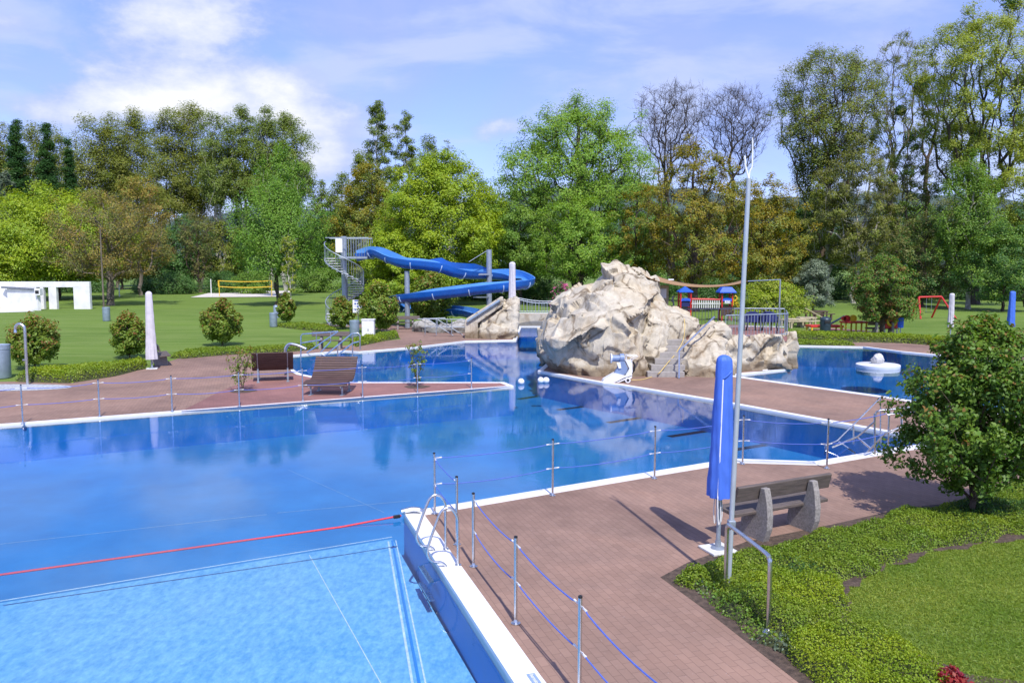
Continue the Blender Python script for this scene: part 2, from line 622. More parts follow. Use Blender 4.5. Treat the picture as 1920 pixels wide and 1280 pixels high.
PAVE_ROT = R(71.6)
M = dict(
    lawn=grass_mat("lawn_grass", (0.100, 0.175, 0.026), (0.145, 0.235, 0.036), (0.180, 0.255, 0.060)),
    paving=paving_mat("brown_pavers", (0.322, 0.213, 0.166), (0.288, 0.188, 0.146), (0.220, 0.144, 0.114), PAVE_ROT),
    redpave=paving_mat("red_pavers", (0.345, 0.178, 0.160), (0.30, 0.152, 0.140), (0.21, 0.13, 0.12), R(-20)),
    soil=pm("bed_soil", (0.085, 0.058, 0.042), 0.95, var=0.5, scale=14, bump=0.8, bscale=50),
    coping=pm("white_coping", (0.80, 0.80, 0.80), 0.45, var=0.05, scale=3),
    grate=pm("white_plastic_grate", (0.72, 0.74, 0.76), 0.5, var=0.05, scale=3),
    basin=pm("blue_pool_lining", (0.034, 0.26, 0.58), 0.55, var=0.10, scale=0.8, col2=(0.048, 0.31, 0.66)),
    shallow=pm("lining_with_ripple_light", (0.135, 0.46, 0.86), 0.55, var=0.14, scale=13, col2=(0.29, 0.62, 0.95), bump=0.8, bscale=30, stretch=(1, 0.5, 1)),  # pale mottling paints rippled sunlight into the shallow lining colour
    seam_reflect=pm("seam_and_reflection", (0.75, 0.82, 0.88), 0.4, var=0.2, scale=12),
    basinwall=pm("blue_pool_wall", (0.022, 0.26, 0.72), 0.5, var=0.06, scale=1.3),
    lane=pm("black_lane_line", (0.015, 0.018, 0.022), 0.5),
    water=water_mat("pool_water", (0.05, 0.67, 0.97), 0.17),
    steel=pm("brushed_steel", (0.62, 0.64, 0.66), 0.28, 1.0, var=0.08, scale=12),
    galv=pm("galvanised_steel", (0.33, 0.38, 0.44), 0.5, 0.5, var=0.15, scale=9),
    rope=pm("blue_rope", (0.08, 0.14, 0.52), 0.7, var=0.12, scale=40),
    clip=pm("white_clip", (0.75, 0.75, 0.75), 0.4),
    twig=pm("green_brown_twigs", (0.050, 0.060, 0.018), 0.95, var=0.5, scale=9),
    black=pm("black_plastic", (0.015, 0.015, 0.017), 0.45),
    redrope=pm("red_float_line", (0.62, 0.03, 0.05), 0.6, var=0.2, scale=30),
    wood=pm("dark_wood_slats", (0.085, 0.048, 0.040), 0.6, var=0.35, scale=6, stretch=(0.6, 6, 6), bump=0.25),
    bwood=pm("weathered_wood", (0.115, 0.092, 0.082), 0.75, var=0.35, scale=5, stretch=(0.7, 7, 7), bump=0.4),
    concrete=pm("washed_concrete", (0.27, 0.25, 0.235), 0.9, var=0.3, scale=30, bump=0.6, bscale=70),
    plate=pm("pale_concrete", (0.62, 0.62, 0.60), 0.8, var=0.1, scale=10),
    bluecloth=pm("blue_parasol_cloth", (0.055, 0.150, 0.62), 0.6, var=0.1, scale=5, bump=0.9, bscale=5, stretch=(1.6, 1.6, 0.45)),
    palecloth=pm("pale_parasol_cloth", (0.58, 0.56, 0.60), 0.75, var=0.1, scale=6),
    pole=pm("painted_pole", (0.42, 0.47, 0.53), 0.4, 0.25, var=0.06, scale=6),
    bin=pm("grey_metal_bin", (0.27, 0.34, 0.42), 0.5, 0.3, var=0.12, scale=5),
    darkbin=pm("dark_metal_bin", (0.035, 0.06, 0.085), 0.45, 0.3, var=0.3, scale=5),
    white=pm("white_paint", (0.78, 0.78, 0.78), 0.5, var=0.05, scale=4),
    whitewall=pm("whitewashed_wall", (0.74, 0.74, 0.74), 0.85, var=0.12, scale=1.2, col2=(0.82, 0.82, 0.82), bump=0.2),
    ochre=pm("ochre_paint", (0.55, 0.40, 0.08), 0.8, var=0.2, scale=2),
    slide=pm("blue_slide_shell", (0.010, 0.098, 0.42), 0.28, var=0.10, scale=1.2, spec=0.5),
    slidein=pm("pale_blue_slide_inside", (0.10, 0.31, 0.66), 0.30, var=0.10, scale=1.2),
    flange=pm("slide_flange", (0.42, 0.56, 0.76), 0.5, var=0.1),
    rock=rock_mat("pale_sprayed_rock", (0.54, 0.50, 0.41), (0.54, 0.468, 0.345), (0.31, 0.222, 0.13)),
    stone=rock_mat("grey_boulder", (0.36, 0.36, 0.34), (0.40, 0.39, 0.36), (0.24, 0.23, 0.20)),
    white_stone=rock_mat("white_stone", (0.72, 0.72, 0.70), (0.78, 0.78, 0.78), (0.6, 0.6, 0.6)),
    step=pm("grey_step", (0.32, 0.30, 0.28), 0.85, var=0.15, scale=8),
    sail=pm("tan_sailcloth", (0.34, 0.20, 0.09), 0.85, var=0.1, scale=3),
    red=pm("red_paint", (0.55, 0.025, 0.025), 0.4, var=0.1),
    yellow=pm("yellow_paint", (0.72, 0.50, 0.03), 0.4, var=0.1),
    blue=pm("blue_paint", (0.02, 0.10, 0.60), 0.4, var=0.1),
    navy=pm("navy_cloth", (0.008, 0.016, 0.11), 0.6, var=0.2),
    netyellow=pm("yellow_net_tape", (0.80, 0.52, 0.05), 0.6, var=0.1),
    sand=pm("pale_sand", (0.62, 0.58, 0.52), 0.95, var=0.06, scale=1.0, bump=0.3),
    gravel=pm("grey_cobbles", (0.40, 0.42, 0.44), 0.8, var=0.45, scale=14, bump=0.7, bscale=14),
    machine=pm("white_machine_cover", (0.74, 0.76, 0.80), 0.35, var=0.04),
    machinegrey=pm("grey_machine_body", (0.18, 0.25, 0.40), 0.45, var=0.1),
    hose=pm("yellow_hose", (0.62, 0.46, 0.16), 0.5, var=0.1),
    sign=pm("white_sign_face", (0.80, 0.80, 0.84), 0.4, var=0.03),
    signblue=pm("blue_sign_print", (0.10, 0.15, 0.45), 0.5),
    plaque=pm("blue_grey_plaque", (0.24, 0.34, 0.55), 0.5),
    green=pm("green_panel", (0.02, 0.30, 0.14), 0.5),
    log=pm("pale_log", (0.44, 0.38, 0.25), 0.85, var=0.25, scale=4, bump=0.4),
    slate=pm("dark_roofing_felt", (0.16, 0.18, 0.22), 0.7, var=0.2),
    hill=pm("wooded_hillside", (0.055, 0.085, 0.075), 0.95, var=0.35, scale=0.03, bump=0.9, bscale=0.08),
)
BARK = dict(
    grey=pm("grey_bark", (0.15, 0.125, 0.10), 0.95, var=0.4, scale=5, stretch=(1, 1, 0.3), bump=0.6),
    dark=pm("dark_bark", (0.06, 0.048, 0.038), 0.95, var=0.4, scale=5, stretch=(1, 1, 0.3), bump=0.6),
    pale=pm("pale_bark", (0.36, 0.34, 0.30), 0.9, var=0.5, scale=3, stretch=(1, 1, 1.6), bump=0.4),
    brown=pm("brown_bark", (0.10, 0.070, 0.050), 0.95, var=0.4, scale=5, bump=0.5),
)
LEAF = dict(
    lime=leaf_mat("lime_leaves", (0.155, 0.235, 0.012), (0.120, 0.205, 0.018)),
    oak=leaf_mat("oak_leaves", (0.090, 0.190, 0.024), (0.115, 0.215, 0.028)),
    mid=leaf_mat("green_leaves", (0.070, 0.150, 0.026), (0.095, 0.180, 0.028)),
    dark=leaf_mat("dark_leaves", (0.022, 0.070, 0.022), (0.035, 0.092, 0.026)),
    deep=leaf_mat("deep_green_leaves", (0.030, 0.085, 0.022), (0.045, 0.110, 0.028)),
    olive=leaf_mat("olive_leaves", (0.094, 0.140, 0.024), (0.112, 0.142, 0.028)),
    poplar=leaf_mat("poplar_leaves", (0.084, 0.136, 0.028), (0.098, 0.152, 0.032)),
    bronze=leaf_mat("bronze_leaves", (0.158, 0.128, 0.036), (0.142, 0.142, 0.030)),
    gold=leaf_mat("golden_leaves", (0.150, 0.135, 0.012), (0.130, 0.135, 0.014)),
    birch=leaf_mat("birch_leaves", (0.072, 0.165, 0.026), (0.095, 0.195, 0.030)),
    pale=leaf_mat("pale_green_leaves", (0.165, 0.225, 0.036), (0.145, 0.205, 0.030)),
    tawny=leaf_mat("tawny_leaves", (0.096, 0.108, 0.034), (0.084, 0.118, 0.032)),
    silver=leaf_mat("silver_leaves", (0.115, 0.165, 0.130), (0.075, 0.120, 0.095)),
    shrub=leaf_mat("shrub_leaves", (0.080, 0.150, 0.022), (0.110, 0.175, 0.030), scale=1.5),
    redtip=leaf_mat("red_tipped_leaves", (0.145, 0.080, 0.030), (0.120, 0.098, 0.028), scale=1.5),
    shrubdark=leaf_mat("glossy_shrub_leaves", (0.045, 0.105, 0.018), (0.075, 0.150, 0.022), scale=1.2),
    hedge=leaf_mat("hedge_leaves", (0.090, 0.165, 0.020), (0.120, 0.190, 0.022), scale=1.2),
    hedgeyel=leaf_mat("yellow_hedge_leaves", (0.150, 0.225, 0.014), (0.115, 0.195, 0.016), scale=1.2),
    redplant=leaf_mat("dark_red_leaves", (0.16, 0.02, 0.03), (0.22, 0.035, 0.035), scale=1.2),
    pink=leaf_mat("pink_blossom", (0.45, 0.10, 0.35), (0.40, 0.08, 0.30), scale=1.2),
    blade=leaf_mat("grass_blades", (0.090, 0.160, 0.020), (0.140, 0.200, 0.032), scale=0.8, vmin=0.75, gain=1.75),
)
# ------------------------------------------------------------------ foliage
def unit(a):
    return a / (np.linalg.norm(a, axis=1, keepdims=True) + 1e-9)


def leaves_obj(name, pos, nrm, size, mats, parent, midx=None, aspect=0.62, rng=RNG, fold=0.18):
    """many small folded leaves, four corners each, as one mesh"""
    n = len(pos)
    nrm = unit(nrm)
    t = unit(np.cross(nrm, rng.normal(size=(n, 3))))
    b = np.cross(nrm, t)
    s = np.asarray(size).reshape(-1, 1) * np.ones((n, 1))
    s = s * rng.uniform(0.7, 1.3, (n, 1))
    v = np.empty((n, 4, 3), np.float32)
    v[:, 0] = pos - t * s * 0.5
    v[:, 2] = pos + t * s * 0.5
    v[:, 1] = pos + b * s * 0.5 * aspect + nrm * s * fold - t * s * 0.06
    v[:, 3] = pos - b * s * 0.5 * aspect + nrm * s * fold - t * s * 0.06
    me = bpy.data.meshes.new(name)
    me.vertices.add(n * 4)
    me.vertices.foreach_set("co", v.reshape(-1))
    me.loops.add(n * 4)
    me.loops.foreach_set("vertex_index", np.arange(n * 4, dtype=np.int32))
    me.polygons.add(n)
    me.polygons.foreach_set("loop_start", np.arange(0, n * 4, 4, dtype=np.int32))
    for m in mats:
        me.materials.append(m)
    if midx is not None:
        me.polygons.foreach_set("material_index", np.asarray(midx, np.int32))
    me.update(calc_edges=True)
    o = bpy.data.objects.new(name, me)
    COL.objects.link(o)
    if parent is not None:
        o.parent = parent
    return o


def vnoise(p, sc, off):
    return np.array([noise.noise(Vector((a * sc + off, b * sc - off, c * sc + 3.1))) for a, b, c in p])


PROFILES = dict(
    round=lambda t: np.sqrt(np.clip(1 - (2 * t - 1) ** 2, 0, 1)) ** 0.8,
    dome=lambda t: np.where(t < 0.3, 0.72 + 0.28 * np.sin(t / 0.3 * np.pi / 2), np.sqrt(np.clip(1 - ((t - 0.3) / 0.7) ** 2, 0, 1))) * np.clip(t * 14, 0, 1) ** 0.4,
    column=lambda t: np.clip(np.sin(np.pi * np.clip(t, 0, 1) ** 0.62), 0, 1) ** 0.55,
    flame=lambda t: np.clip(1.05 - t, 0, 1) ** 0.6 * np.clip(t * 8, 0, 1) ** 0.5,
    vase=lambda t: (0.30 + 0.70 * np.clip(t / 0.62, 0, 1) ** 0.9) * np.sqrt(np.clip(1 - np.clip((t - 0.62) / 0.38, 0, 1) ** 2, 0, 1)) ** 0.8,
    egg=lambda t: np.clip(np.sin(np.pi * np.clip(t, 0, 1) ** 0.75), 0, 1) ** 0.6,
)


def crown_points(n, zb, zt, rad, profile, rng, lump=0.35, gap=0.0, shell=0.45, gapscale=0.28):
    out = []
    off = rng.uniform(0, 90)
    pf = PROFILES[profile]
    tries = 0
    while len(out) < n and tries < 60:
        tries += 1
        m = n * 3
        t = rng.uniform(0, 1, m)
        r = pf(t)
        keep = rng.uniform(0, 1, m) < r ** 1.3 + 0.05
        t, r = t[keep], r[keep]
        a = rng.uniform(0, 2 * np.pi, len(t))
        u = rng.uniform(0, 1, len(t)) ** shell
        z = zb + (zt - zb) * t
        h = zt - zb
        q = np.stack([np.cos(a) * 1.0, np.sin(a) * 1.0, t * h / rad * 0.7], 1)
        ln = vnoise(q, 1.5, off) + 0.5 * vnoise(q, 3.4, off + 7)
        rr = rad * r * u * (1 + lump * ln)
        p = np.stack([rr * np.cos(a), rr * np.sin(a), z + lump * ln * 0.12 * h * (t > 0.6)], 1)
        if gap > 0:
            g = vnoise(p / rad * 10, gapscale, off + 31)
            p = p[g > (gap - 0.5)]
        out += list(p)
    return np.array(out[:n])


def skeleton(pts, height, zb, lean, rng, bf=0.35, steep=0.6, k=0.5, top=0.8, stems=1, spread=0.15):
    nodes, par, plen = [], [], []
    for s in range(stems):
        ang = rng.uniform(0, 6.28)
        sx, sy = (math.cos(ang + s * 2.1) * spread * height, math.sin(ang + s * 2.1) * spread * height) if stems > 1 else (0, 0)
        m = 9
        prev = -1 if s == 0 else 0
        for i in range(0 if s == 0 else 1, m):
            f = i / (m - 1)
            z = f * (zb + (height - zb) * top)
            w = 0.012 * height * f
            nodes.append((lean[0] * f * f + sx * f ** 1.4 + rng.normal() * w, lean[1] * f * f + sy * f ** 1.4 + rng.normal() * w, z))
            par.append(prev)
            plen.append(z)
            prev = len(nodes) - 1
    n0 = len(nodes)
    n = len(pts)
    A = np.zeros((n0 + n, 3))
    Lp = np.zeros(n0 + n)
    A[:n0] = nodes
    Lp[:n0] = plen
    ok0 = A[:n0, 2] > zb * 0.55
    order = np.argsort(np.hypot(pts[:, 0], pts[:, 1]) + 0.4 * np.abs(pts[:, 2] - zb))
    pr = list(par)
    cnt = n0
    okm = np.ones(n0 + n, bool)
    okm[:n0] = ok0
    for i in order:
        p = pts[i]
        d = A[:cnt] - p
        dist = np.linalg.norm(d, axis=1)
        hz = np.hypot(d[:, 0], d[:, 1])
        pen = steep * np.clip(k * hz + d[:, 2], 0, None) * 2
        c = dist + bf * Lp[:cnt] + pen
        c[~okm[:cnt]] = 1e9
        j = int(np.argmin(c))
        A[cnt] = p
        Lp[cnt] = Lp[j] + dist[j]
        pr.append(j)
        cnt += 1
    return A[:cnt], np.array(pr), n0


def branch_mesh(A, par, r_base, r_tip, rng, sides=5, jitter=0.10):
    n = len(A)
    cnt = np.ones(n)
    nk = [0] * n
    for i in range(n - 1, 0, -1):
        if par[i] >= 0:
            cnt[par[i]] += cnt[i]
            nk[par[i]] += 1
    e = math.log(max(r_base / r_tip, 1.01)) / math.log(max(cnt[0], 2))
    rad = r_tip * cnt ** e
    mb = MB()
    for i in range(n):
        j = par[i]
        if j < 0:
            continue
        a, b = Vector(A[j]), Vector(A[i])
        ln = (b - a).length
        if ln < 1e-3:
            continue
        ra, rb = min(rad[j], rad[i] * 1.35 + 0.004), rad[i]
        s = sides if rb > r_base * 0.12 else 4
        if ln > 0.5 and nk[j] < 6:
            mid = (a + b) / 2 + Vector(rng.normal(size=3)) * ln * jitter
            mid.z += ln * 0.05
            mb.cyl(a, mid, ra, (ra + rb) / 2, n=s, caps=False)
            mb.cyl(mid, b, (ra + rb) / 2, rb, n=s, caps=False)
        else:
            mb.cyl(a, b, ra, rb, n=s, caps=False)
    # root flare
    a, b = Vector(A[0]), Vector(A[1])
    mb.cyl(a - Vector((0, 0, 0.1)), a + (b - a) * 0.3, rad[0] * 1.35, rad[0] * 0.98, n=8, caps=False)
    return mb


def add_twigs(mb, A, first, rng, n_per, length, width, up=0.4):
    for i in range(first, len(A)):
        for _ in range(n_per):
            d = rng.normal(size=3)
            d[2] = abs(d[2]) * 0.6 + up
            d /= np.linalg.norm(d)
            l = length * rng.uniform(0.5, 1.3)
            a = Vector(A[i])
            b = a + Vector(d) * l
            mb.cyl(a, b, width, width * 0.35, n=3, caps=False)
            for f in (0.45, 0.7):
                d2 = d + rng.normal(size=3) * 0.55
                d2 /= np.linalg.norm(d2)
                s = a + Vector(d) * l * f
                mb.cyl(s, s + Vector(d2) * l * 0.5, width * 0.6, width * 0.25, n=3, caps=False)


def tree(name, label, cat, px, d, top, half, base, leaf, bark='grey', group=None, seed=1, profile='round', nodes=170, cov=3.0,
         lsize=None, clump=0.16, trunk=None, lump=0.35, gap=0.0, shell=0.45, droop=1.0, steep=0.6, k=0.5, bf=0.3, stems=1, spread=0.15,
         twigs=0, lean=(0, 0), leaf2=None, frac2=0.0, ground=0.0, toph=0.8, upbias=0.5, depthr=1.0, twiglen=0.09, gapscale=0.28, misto=0):
    """a tree d metres away, its stem at picture column px, its crown from row base up to row top and half wide"""
    rng = np.random.default_rng(seed)
    x = (px - 960.0) / FPX * d * 1.0
    H = CAM_H + (500.0 - top) * d / FPX - ground
    zb = max(0.0, CAM_H + (500.0 - base) * d / FPX - ground)
    rad = half * d / FPX
    root = thing(name, label, cat, (x, d, ground), group)
    pts = crown_points(nodes, zb, H * 0.97, rad * 0.93, profile, rng, lump, gap, shell, gapscale)
    A, par, n0 = skeleton(pts, H, zb, lean, rng, bf, steep, k, toph, stems, spread)
    rt = trunk if trunk else 0.011 * H + 0.05
    mb = branch_mesh(A, par, rt, max(0.012, rt * 0.035), rng)
    if twigs:
        add_twigs(mb, A, n0, rng, twigs, twiglen * rad * 1.6 + 0.3, max(0.008, d * 0.00013))
    mb.build('trunk', BARK[bark], root, smooth=True, fix=False, local=True)
    if cov > 0:
        ls = lsize if lsize else 0.0029 * d + 0.01
        area = 1.6 * rad * (H - zb)
        ls *= 0.70
        n = int(cov * 2.3 * area / (0.42 * ls * ls))
        tips = A[n0:]
        w = rng.integers(0, len(tips), n)
        rc = clump * rad * (0.75 + 0.5 * rng.uniform(0, 1, len(tips)))[w]
        dirs = unit(rng.normal(size=(n, 3)))
        rr = rng.uniform(0, 1, n) ** 0.5
        offs = dirs * (rc * rr)[:, None]
        offs[:, 2] *= 0.75 * droop
        if droop > 1.3:
            offs[:, 2] -= rc * (droop - 1) * 0.6
        pos = tips[w] + offs
        pos[:, 2] = np.maximum(pos[:, 2], 0.15)
        out = pos - np.array([0, 0, zb + 0.3 * (H - zb)])
        out[:, 2] *= 0.6
        nr = unit(out) * 0.35 + dirs * 0.35 + np.array([0, -0.12, upbias]) + rng.normal(size=(n, 3)) * 0.28
        mats = [LEAF[leaf]]
        mi = None
        if leaf2:
            mats.append(LEAF[leaf2])
            cl = (rng.uniform(0, 1, len(tips)) < frac2)[w]
            mi = np.where(rng.uniform(0, 1, n) < 0.85, cl, ~cl).astype(np.int32)
        leaves_obj('crown', pos, nr, ls, mats, root, mi, rng=rng)
    for q in range(misto):
        c = A[n0 + int(rng.integers(0, len(A) - n0))]
        m = 420
        r0 = 0.028 * H * rng.uniform(0.6, 1.15)
        dirs = unit(rng.normal(size=(m, 3)))
        pos = c + dirs * (r0 * rng.uniform(0, 1, (m, 1)) ** 0.4)
        leaves_obj('mistletoe', pos, dirs + rng.normal(size=(m, 3)) * 0.4, 0.0026 * d, [LEAF['dark']], root, rng=rng)
    return root


def shrub(name, label, loc, h, rad, leaf, tip, n_leaf, ls, seed, group=None, clear=0.12, stems=4, nodes=130, tipfrac=0.5, bark='brown',
          profile='egg', clump=0.22, trunk=0.03, cat='shrub', lump=0.3, gap=0.0, twigr=0.006):
    rng = np.random.default_rng(seed)
    root = thing(name, label, cat, loc, group)
    zb = h * clear
    pts = crown_points(nodes, zb, h * 0.95, rad * 0.88, profile, rng, lump, gap, 0.5)
    A, par, n0 = skeleton(pts, h, zb, (0, 0), rng, 0.25, 0.5, 0.7, 0.6, stems, 0.16)
    mb = branch_mesh(A, par, trunk, twigr, rng)
    mb.build('stem', BARK[bark], root, smooth=True, fix=False, local=True)
    tips = A[n0:]
    w = rng.integers(0, len(tips), n_leaf)
    rc = clump * rad * (0.7 + 0.6 * rng.uniform(0, 1, len(tips)))[w]
    dirs = unit(rng.normal(size=(n_leaf, 3)))
    pos = tips[w] + dirs * (rc * rng.uniform(0, 1, n_leaf) ** 0.5)[:, None]
    pos[:, 2] = np.maximum(pos[:, 2], 0.05)
    c = np.array([0, 0, zb + 0.4 * (h - zb)])
    o = pos - c
    e = np.sqrt((o[:, 0] ** 2 + o[:, 1] ** 2) / rad ** 2 + (o[:, 2] / (0.55 * h)) ** 2)
    nr = unit(o) * 0.4 + dirs * 0.3 + np.array([0, -0.1, 0.45]) + rng.normal(size=(n_leaf, 3)) * 0.5
    pr = tipfrac * np.clip((e - 0.55) * 1.6, 0, 1) * np.clip(0.4 + o[:, 2] / h * 1.6, 0, 1.3)
    mi = (rng.uniform(0, 1, n_leaf) < pr).astype(np.int32)
    leaves_obj('foliage', pos, nr, ls, [LEAF[leaf], LEAF[tip]], root, mi, rng=rng, aspect=0.55)
    return root


def hedge(name, label, poly, h, leaf, dens, ls, seed, cat='hedge', edge=0.25, group=None, leaf2=None, bump=0.35, bscale=1.6, z0=0.0, frac2=0.3, rag=0.0):
    """low planting over an outline: a twiggy core and a skin of leaves"""
    rng = np.random.default_rng(seed)
    poly = ccw([(p[0], p[1]) for p in poly])
    if rag:
        poly = ragged(poly, rag, 0.12, seed)
    xs, ys = [p[0] for p in poly], [p[1] for p in poly]
    x0, x1, y0, y1 = min(xs), max(xs), min(ys), max(ys)
    loc = ((x0 + x1) / 2, (y0 + y1) / 2, z0)
    root = thing(name, label, cat, loc, group)

    def height(x, y):
        e = edge_dist_np(poly, x, y)
        prof = np.sqrt(np.clip(1 - (1 - np.clip(e / edge, 0, 1)) ** 2, 0, 1))
        nz = vnoise(np.stack([x, y, np.zeros_like(x)], 1), bscale, seed) + 0.5 * vnoise(np.stack([x, y, np.zeros_like(x)], 1), bscale * 3, seed + 5)
        return h * prof * (1 - bump * 0.5 + bump * nz)

    # core
    st = max(0.06, min(0.3, math.sqrt((x1 - x0) * (y1 - y0)) / 45))
    nx, ny = int((x1 - x0) / st) + 2, int((y1 - y0) / st) + 2
    gx, gy = np.meshgrid(x0 + np.arange(nx) * st, y0 + np.arange(ny) * st, indexing='ij')
    fx, fy = gx.reshape(-1), gy.reshape(-1)
    ins = inside_np(poly, fx, fy)
    hz = np.where(ins, height(fx, fy) * 0.78 - 0.05, -0.08)
    mb = MB()
    vs = [Vector((a, b, z0 + c)) for a, b, c in zip(fx, fy, hz)]
    ii = ins.reshape(nx, ny)
    fs = []
    for i in range(nx - 1):
        for j in range(ny - 1):
            if ii[i, j] or ii[i + 1, j] or ii[i, j + 1] or ii[i + 1, j + 1]:
                fs.append((i * ny + j, (i + 1) * ny + j, (i + 1) * ny + j + 1, i * ny + j + 1))
    mb.add(vs, fs)
    mb.build('twigs', M['twig'], root, smooth=True)
    area = abs(sum(poly[i][0] * poly[(i + 1) % len(poly)][1] - poly[(i + 1) % len(poly)][0] * poly[i][1] for i in range(len(poly)))) / 2
    n = int(dens * area)
    x = rng.uniform(x0, x1, n * 4)
    y = rng.uniform(y0, y1, n * 4)
    k = inside_np(poly, x, y)
    x, y = x[k][:n], y[k][:n]
    n = len(x)
    hh = height(x, y)
    e = 0.05
    gxn = (height(x + e, y) - hh) / e
    gyn = (height(x, y + e) - hh) / e
    nr = np.stack([-gxn, -gyn, np.ones(n)], 1)
    dep = rng.uniform(0, 1, n) ** 2 * 0.35 * h
    # sides: spread low leaves outward at the border
    pos = np.stack([x, y, np.maximum(hh - dep, 0.01) + rng.normal(size=n) * 0.05 * h], 1)
    nr = unit(nr) * 0.7 + rng.normal(size=(n, 3)) * 0.5
    mats = [LEAF[leaf]]
    mi = None
    if leaf2:
        mats.append(LEAF[leaf2])
        nz = vnoise(np.stack([x, y, np.zeros_like(x)], 1), 0.9, seed + 40)
        mi = (nz + rng.normal(size=n) * 0.12 > (0.5 - frac2)).astype(np.int32)
    pos -= np.array([loc[0], loc[1], 0])
    leaves_obj('foliage', pos, nr, ls, mats, root, mi, rng=rng)
    return root
# ------------------------------------------------------------------ pools, paving, lawn
def xy(px, py, z=0.0):
    p = P(px, py, z)
    return (p.x, p.y)


WATER_Z = -0.03
pool = [xy(757, 962), xy(962, 1280), (1.60, 3.0), (-32.0, 3.0), (-32.0, 10.6), xy(0, 797), xy(449, 763), xy(885, 730), xy(963, 724),
        xy(945, 717), xy(641, 717), xy(566, 702), xy(551, 694), xy(533, 668), xy(645, 658), xy(672, 660), xy(780, 651), xy(872, 640),
        xy(968, 638), xy(974, 622), xy(978, 612), xy(1060, 612), xy(1050, 660), xy(1008, 696), xy(1130, 718.5), xy(1160, 722), xy(1335, 751),
        xy(1472, 776), xy(1670, 812), xy(1755, 828), xy(1742, 832), xy(1685, 839.5), xy(1527, 866), xy(1372, 861), xy(1260, 879)]
pool_r = [xy(1371, 704), xy(1650, 742.5), xy(1690, 748.5), xy(1960, 790), xy(2050, 700), xy(1900, 680), xy(1690, 660), xy(1618, 650.5), xy(1490, 648),
          xy(1440, 655), xy(1440, 694.5), xy(1484, 691.5)]


def with_widths(poly, widths):
    """counter-clockwise outline together with one width per edge"""
    a = sum(poly[i][0] * poly[(i + 1) % len(poly)][1] - poly[(i + 1) % len(poly)][0] * poly[i][1] for i in range(len(poly)))
    if a > 0:
        return poly, widths
    n = len(poly)
    return [poly[n - 1 - i] for i in range(n)], [widths[(n - 2 - i) % n] for i in range(n)]


NP = len(pool)
wd = [0.20] * NP
wd[0] = 0.29
wd[1] = 0.29
wd[NP - 1] = wd[NP - 2] = 0.29
for i in (29, 30, 31, 32):
    wd[i] = 0.30
for i in range(4, 8):
    wd[i] = 0.09
for i in (12, 13, 14, 15, 16):
    wd[i] = 0.12
pool, wd = with_widths(pool, wd)
pool_r, wdr = with_widths(pool_r, [0.28, 0.28, 0.28, 0.28, 0.28, 0.28, 0.22, 0.10, 0.14, 0.2, 0.2, 0.2])
pool_o = offset_poly(pool, wd)
pool_ro = offset_poly(pool_r, wdr)


def structure(o):
    return tag(o, kind='structure')


def ring(inner, outer, z0, z1, mb):
    n = len(inner)
    vs = [Vector((p[0], p[1], z1)) for p in inner] + [Vector((p[0], p[1], z1)) for p in outer]
    vs += [Vector((p[0], p[1], z0)) for p in inner] + [Vector((p[0], p[1], z0)) for p in outer]
    fs = []
    for i in range(n):
        j = (i + 1) % n
        fs += [(i, j, n + j, n + i), (2 * n + i, 2 * n + j, j, i), (n + i, n + j, 3 * n + j, 3 * n + i)]
    mb.add(vs, fs)


for nm, inner, outer in (('pool_coping', pool, pool_o), ('pool_coping', pool_r, pool_ro)):
    mb = MB()
    ring(inner, outer, -0.12, 0.022, mb)
    structure(mb.build(nm, M['coping'], fix=False))

BIG = [(-2600, -60), (2600, -60), (2600, 3000), (-2600, 3000)]
mid_in = offset_poly(pool, [w * 0.5 for w in wd])
mid_in_r = offset_poly(pool_r, [w * 0.5 for w in wdr])
structure(MB().sheet([BIG, mid_in, mid_in_r], 0.0).build('lawn', M['lawn'], fix=False))

pave = [(-40, 1), (-40, 22), xy(-300, 728), xy(0, 716), xy(105, 714), xy(200, 706), xy(272, 692), xy(345, 669), xy(420, 663), xy(520, 660), xy(620, 652), xy(660, 646),
        xy(752, 636), xy(742, 626), xy(700, 617), xy(640, 612), xy(590, 613), xy(600, 607), xy(700, 606), xy(800, 614), xy(880, 612), xy(1060, 606),
        xy(1300, 640), xy(1470, 640), xy(1560, 642), xy(1690, 642), xy(1900, 664), xy(2150, 720), xy(2150, 830), xy(1960, 880),
        xy(1790, 943), xy(1700, 952), xy(1560, 984), xy(1400, 1016), xy(1290, 1055), xy(1238, 1083), xy(1330, 1150), xy(1500, 1283), (2.6, 6.0), (2.9, 1.0)]
structure(MB().sheet([pave, mid_in, mid_in_r], 0.010).build('paving', M['paving'], fix=False))
isl = [xy(340, 771.5), xy(449, 763.6), xy(885, 730.6), xy(958, 724.5), xy(943, 718), xy(641, 718.5), xy(560, 702), xy(470, 712), xy(410, 735)]
structure(MB().sheet([ccw(isl)], 0.014).build('brick_island', M['redpave'], fix=False))
def ragged(poly, amp, step, seed, closed=True):
    out = []
    n = len(poly)
    for i in range(n if closed else n - 1):
        a, b = Vector((poly[i][0], poly[i][1])), Vector((poly[(i + 1) % n][0], poly[(i + 1) % n][1]))
        k = max(1, int((b - a).length / step))
        d = (b - a).normalized()
        for j in range(k):
            p = a.lerp(b, j / k)
            e = amp * (noise.noise(Vector((p.x * 2.1, p.y * 2.1, seed))) + 0.6 * noise.noise(Vector((p.x * 6, p.y * 6, seed))))
            out.append((p.x - d.y * e, p.y + d.x * e))
    return out


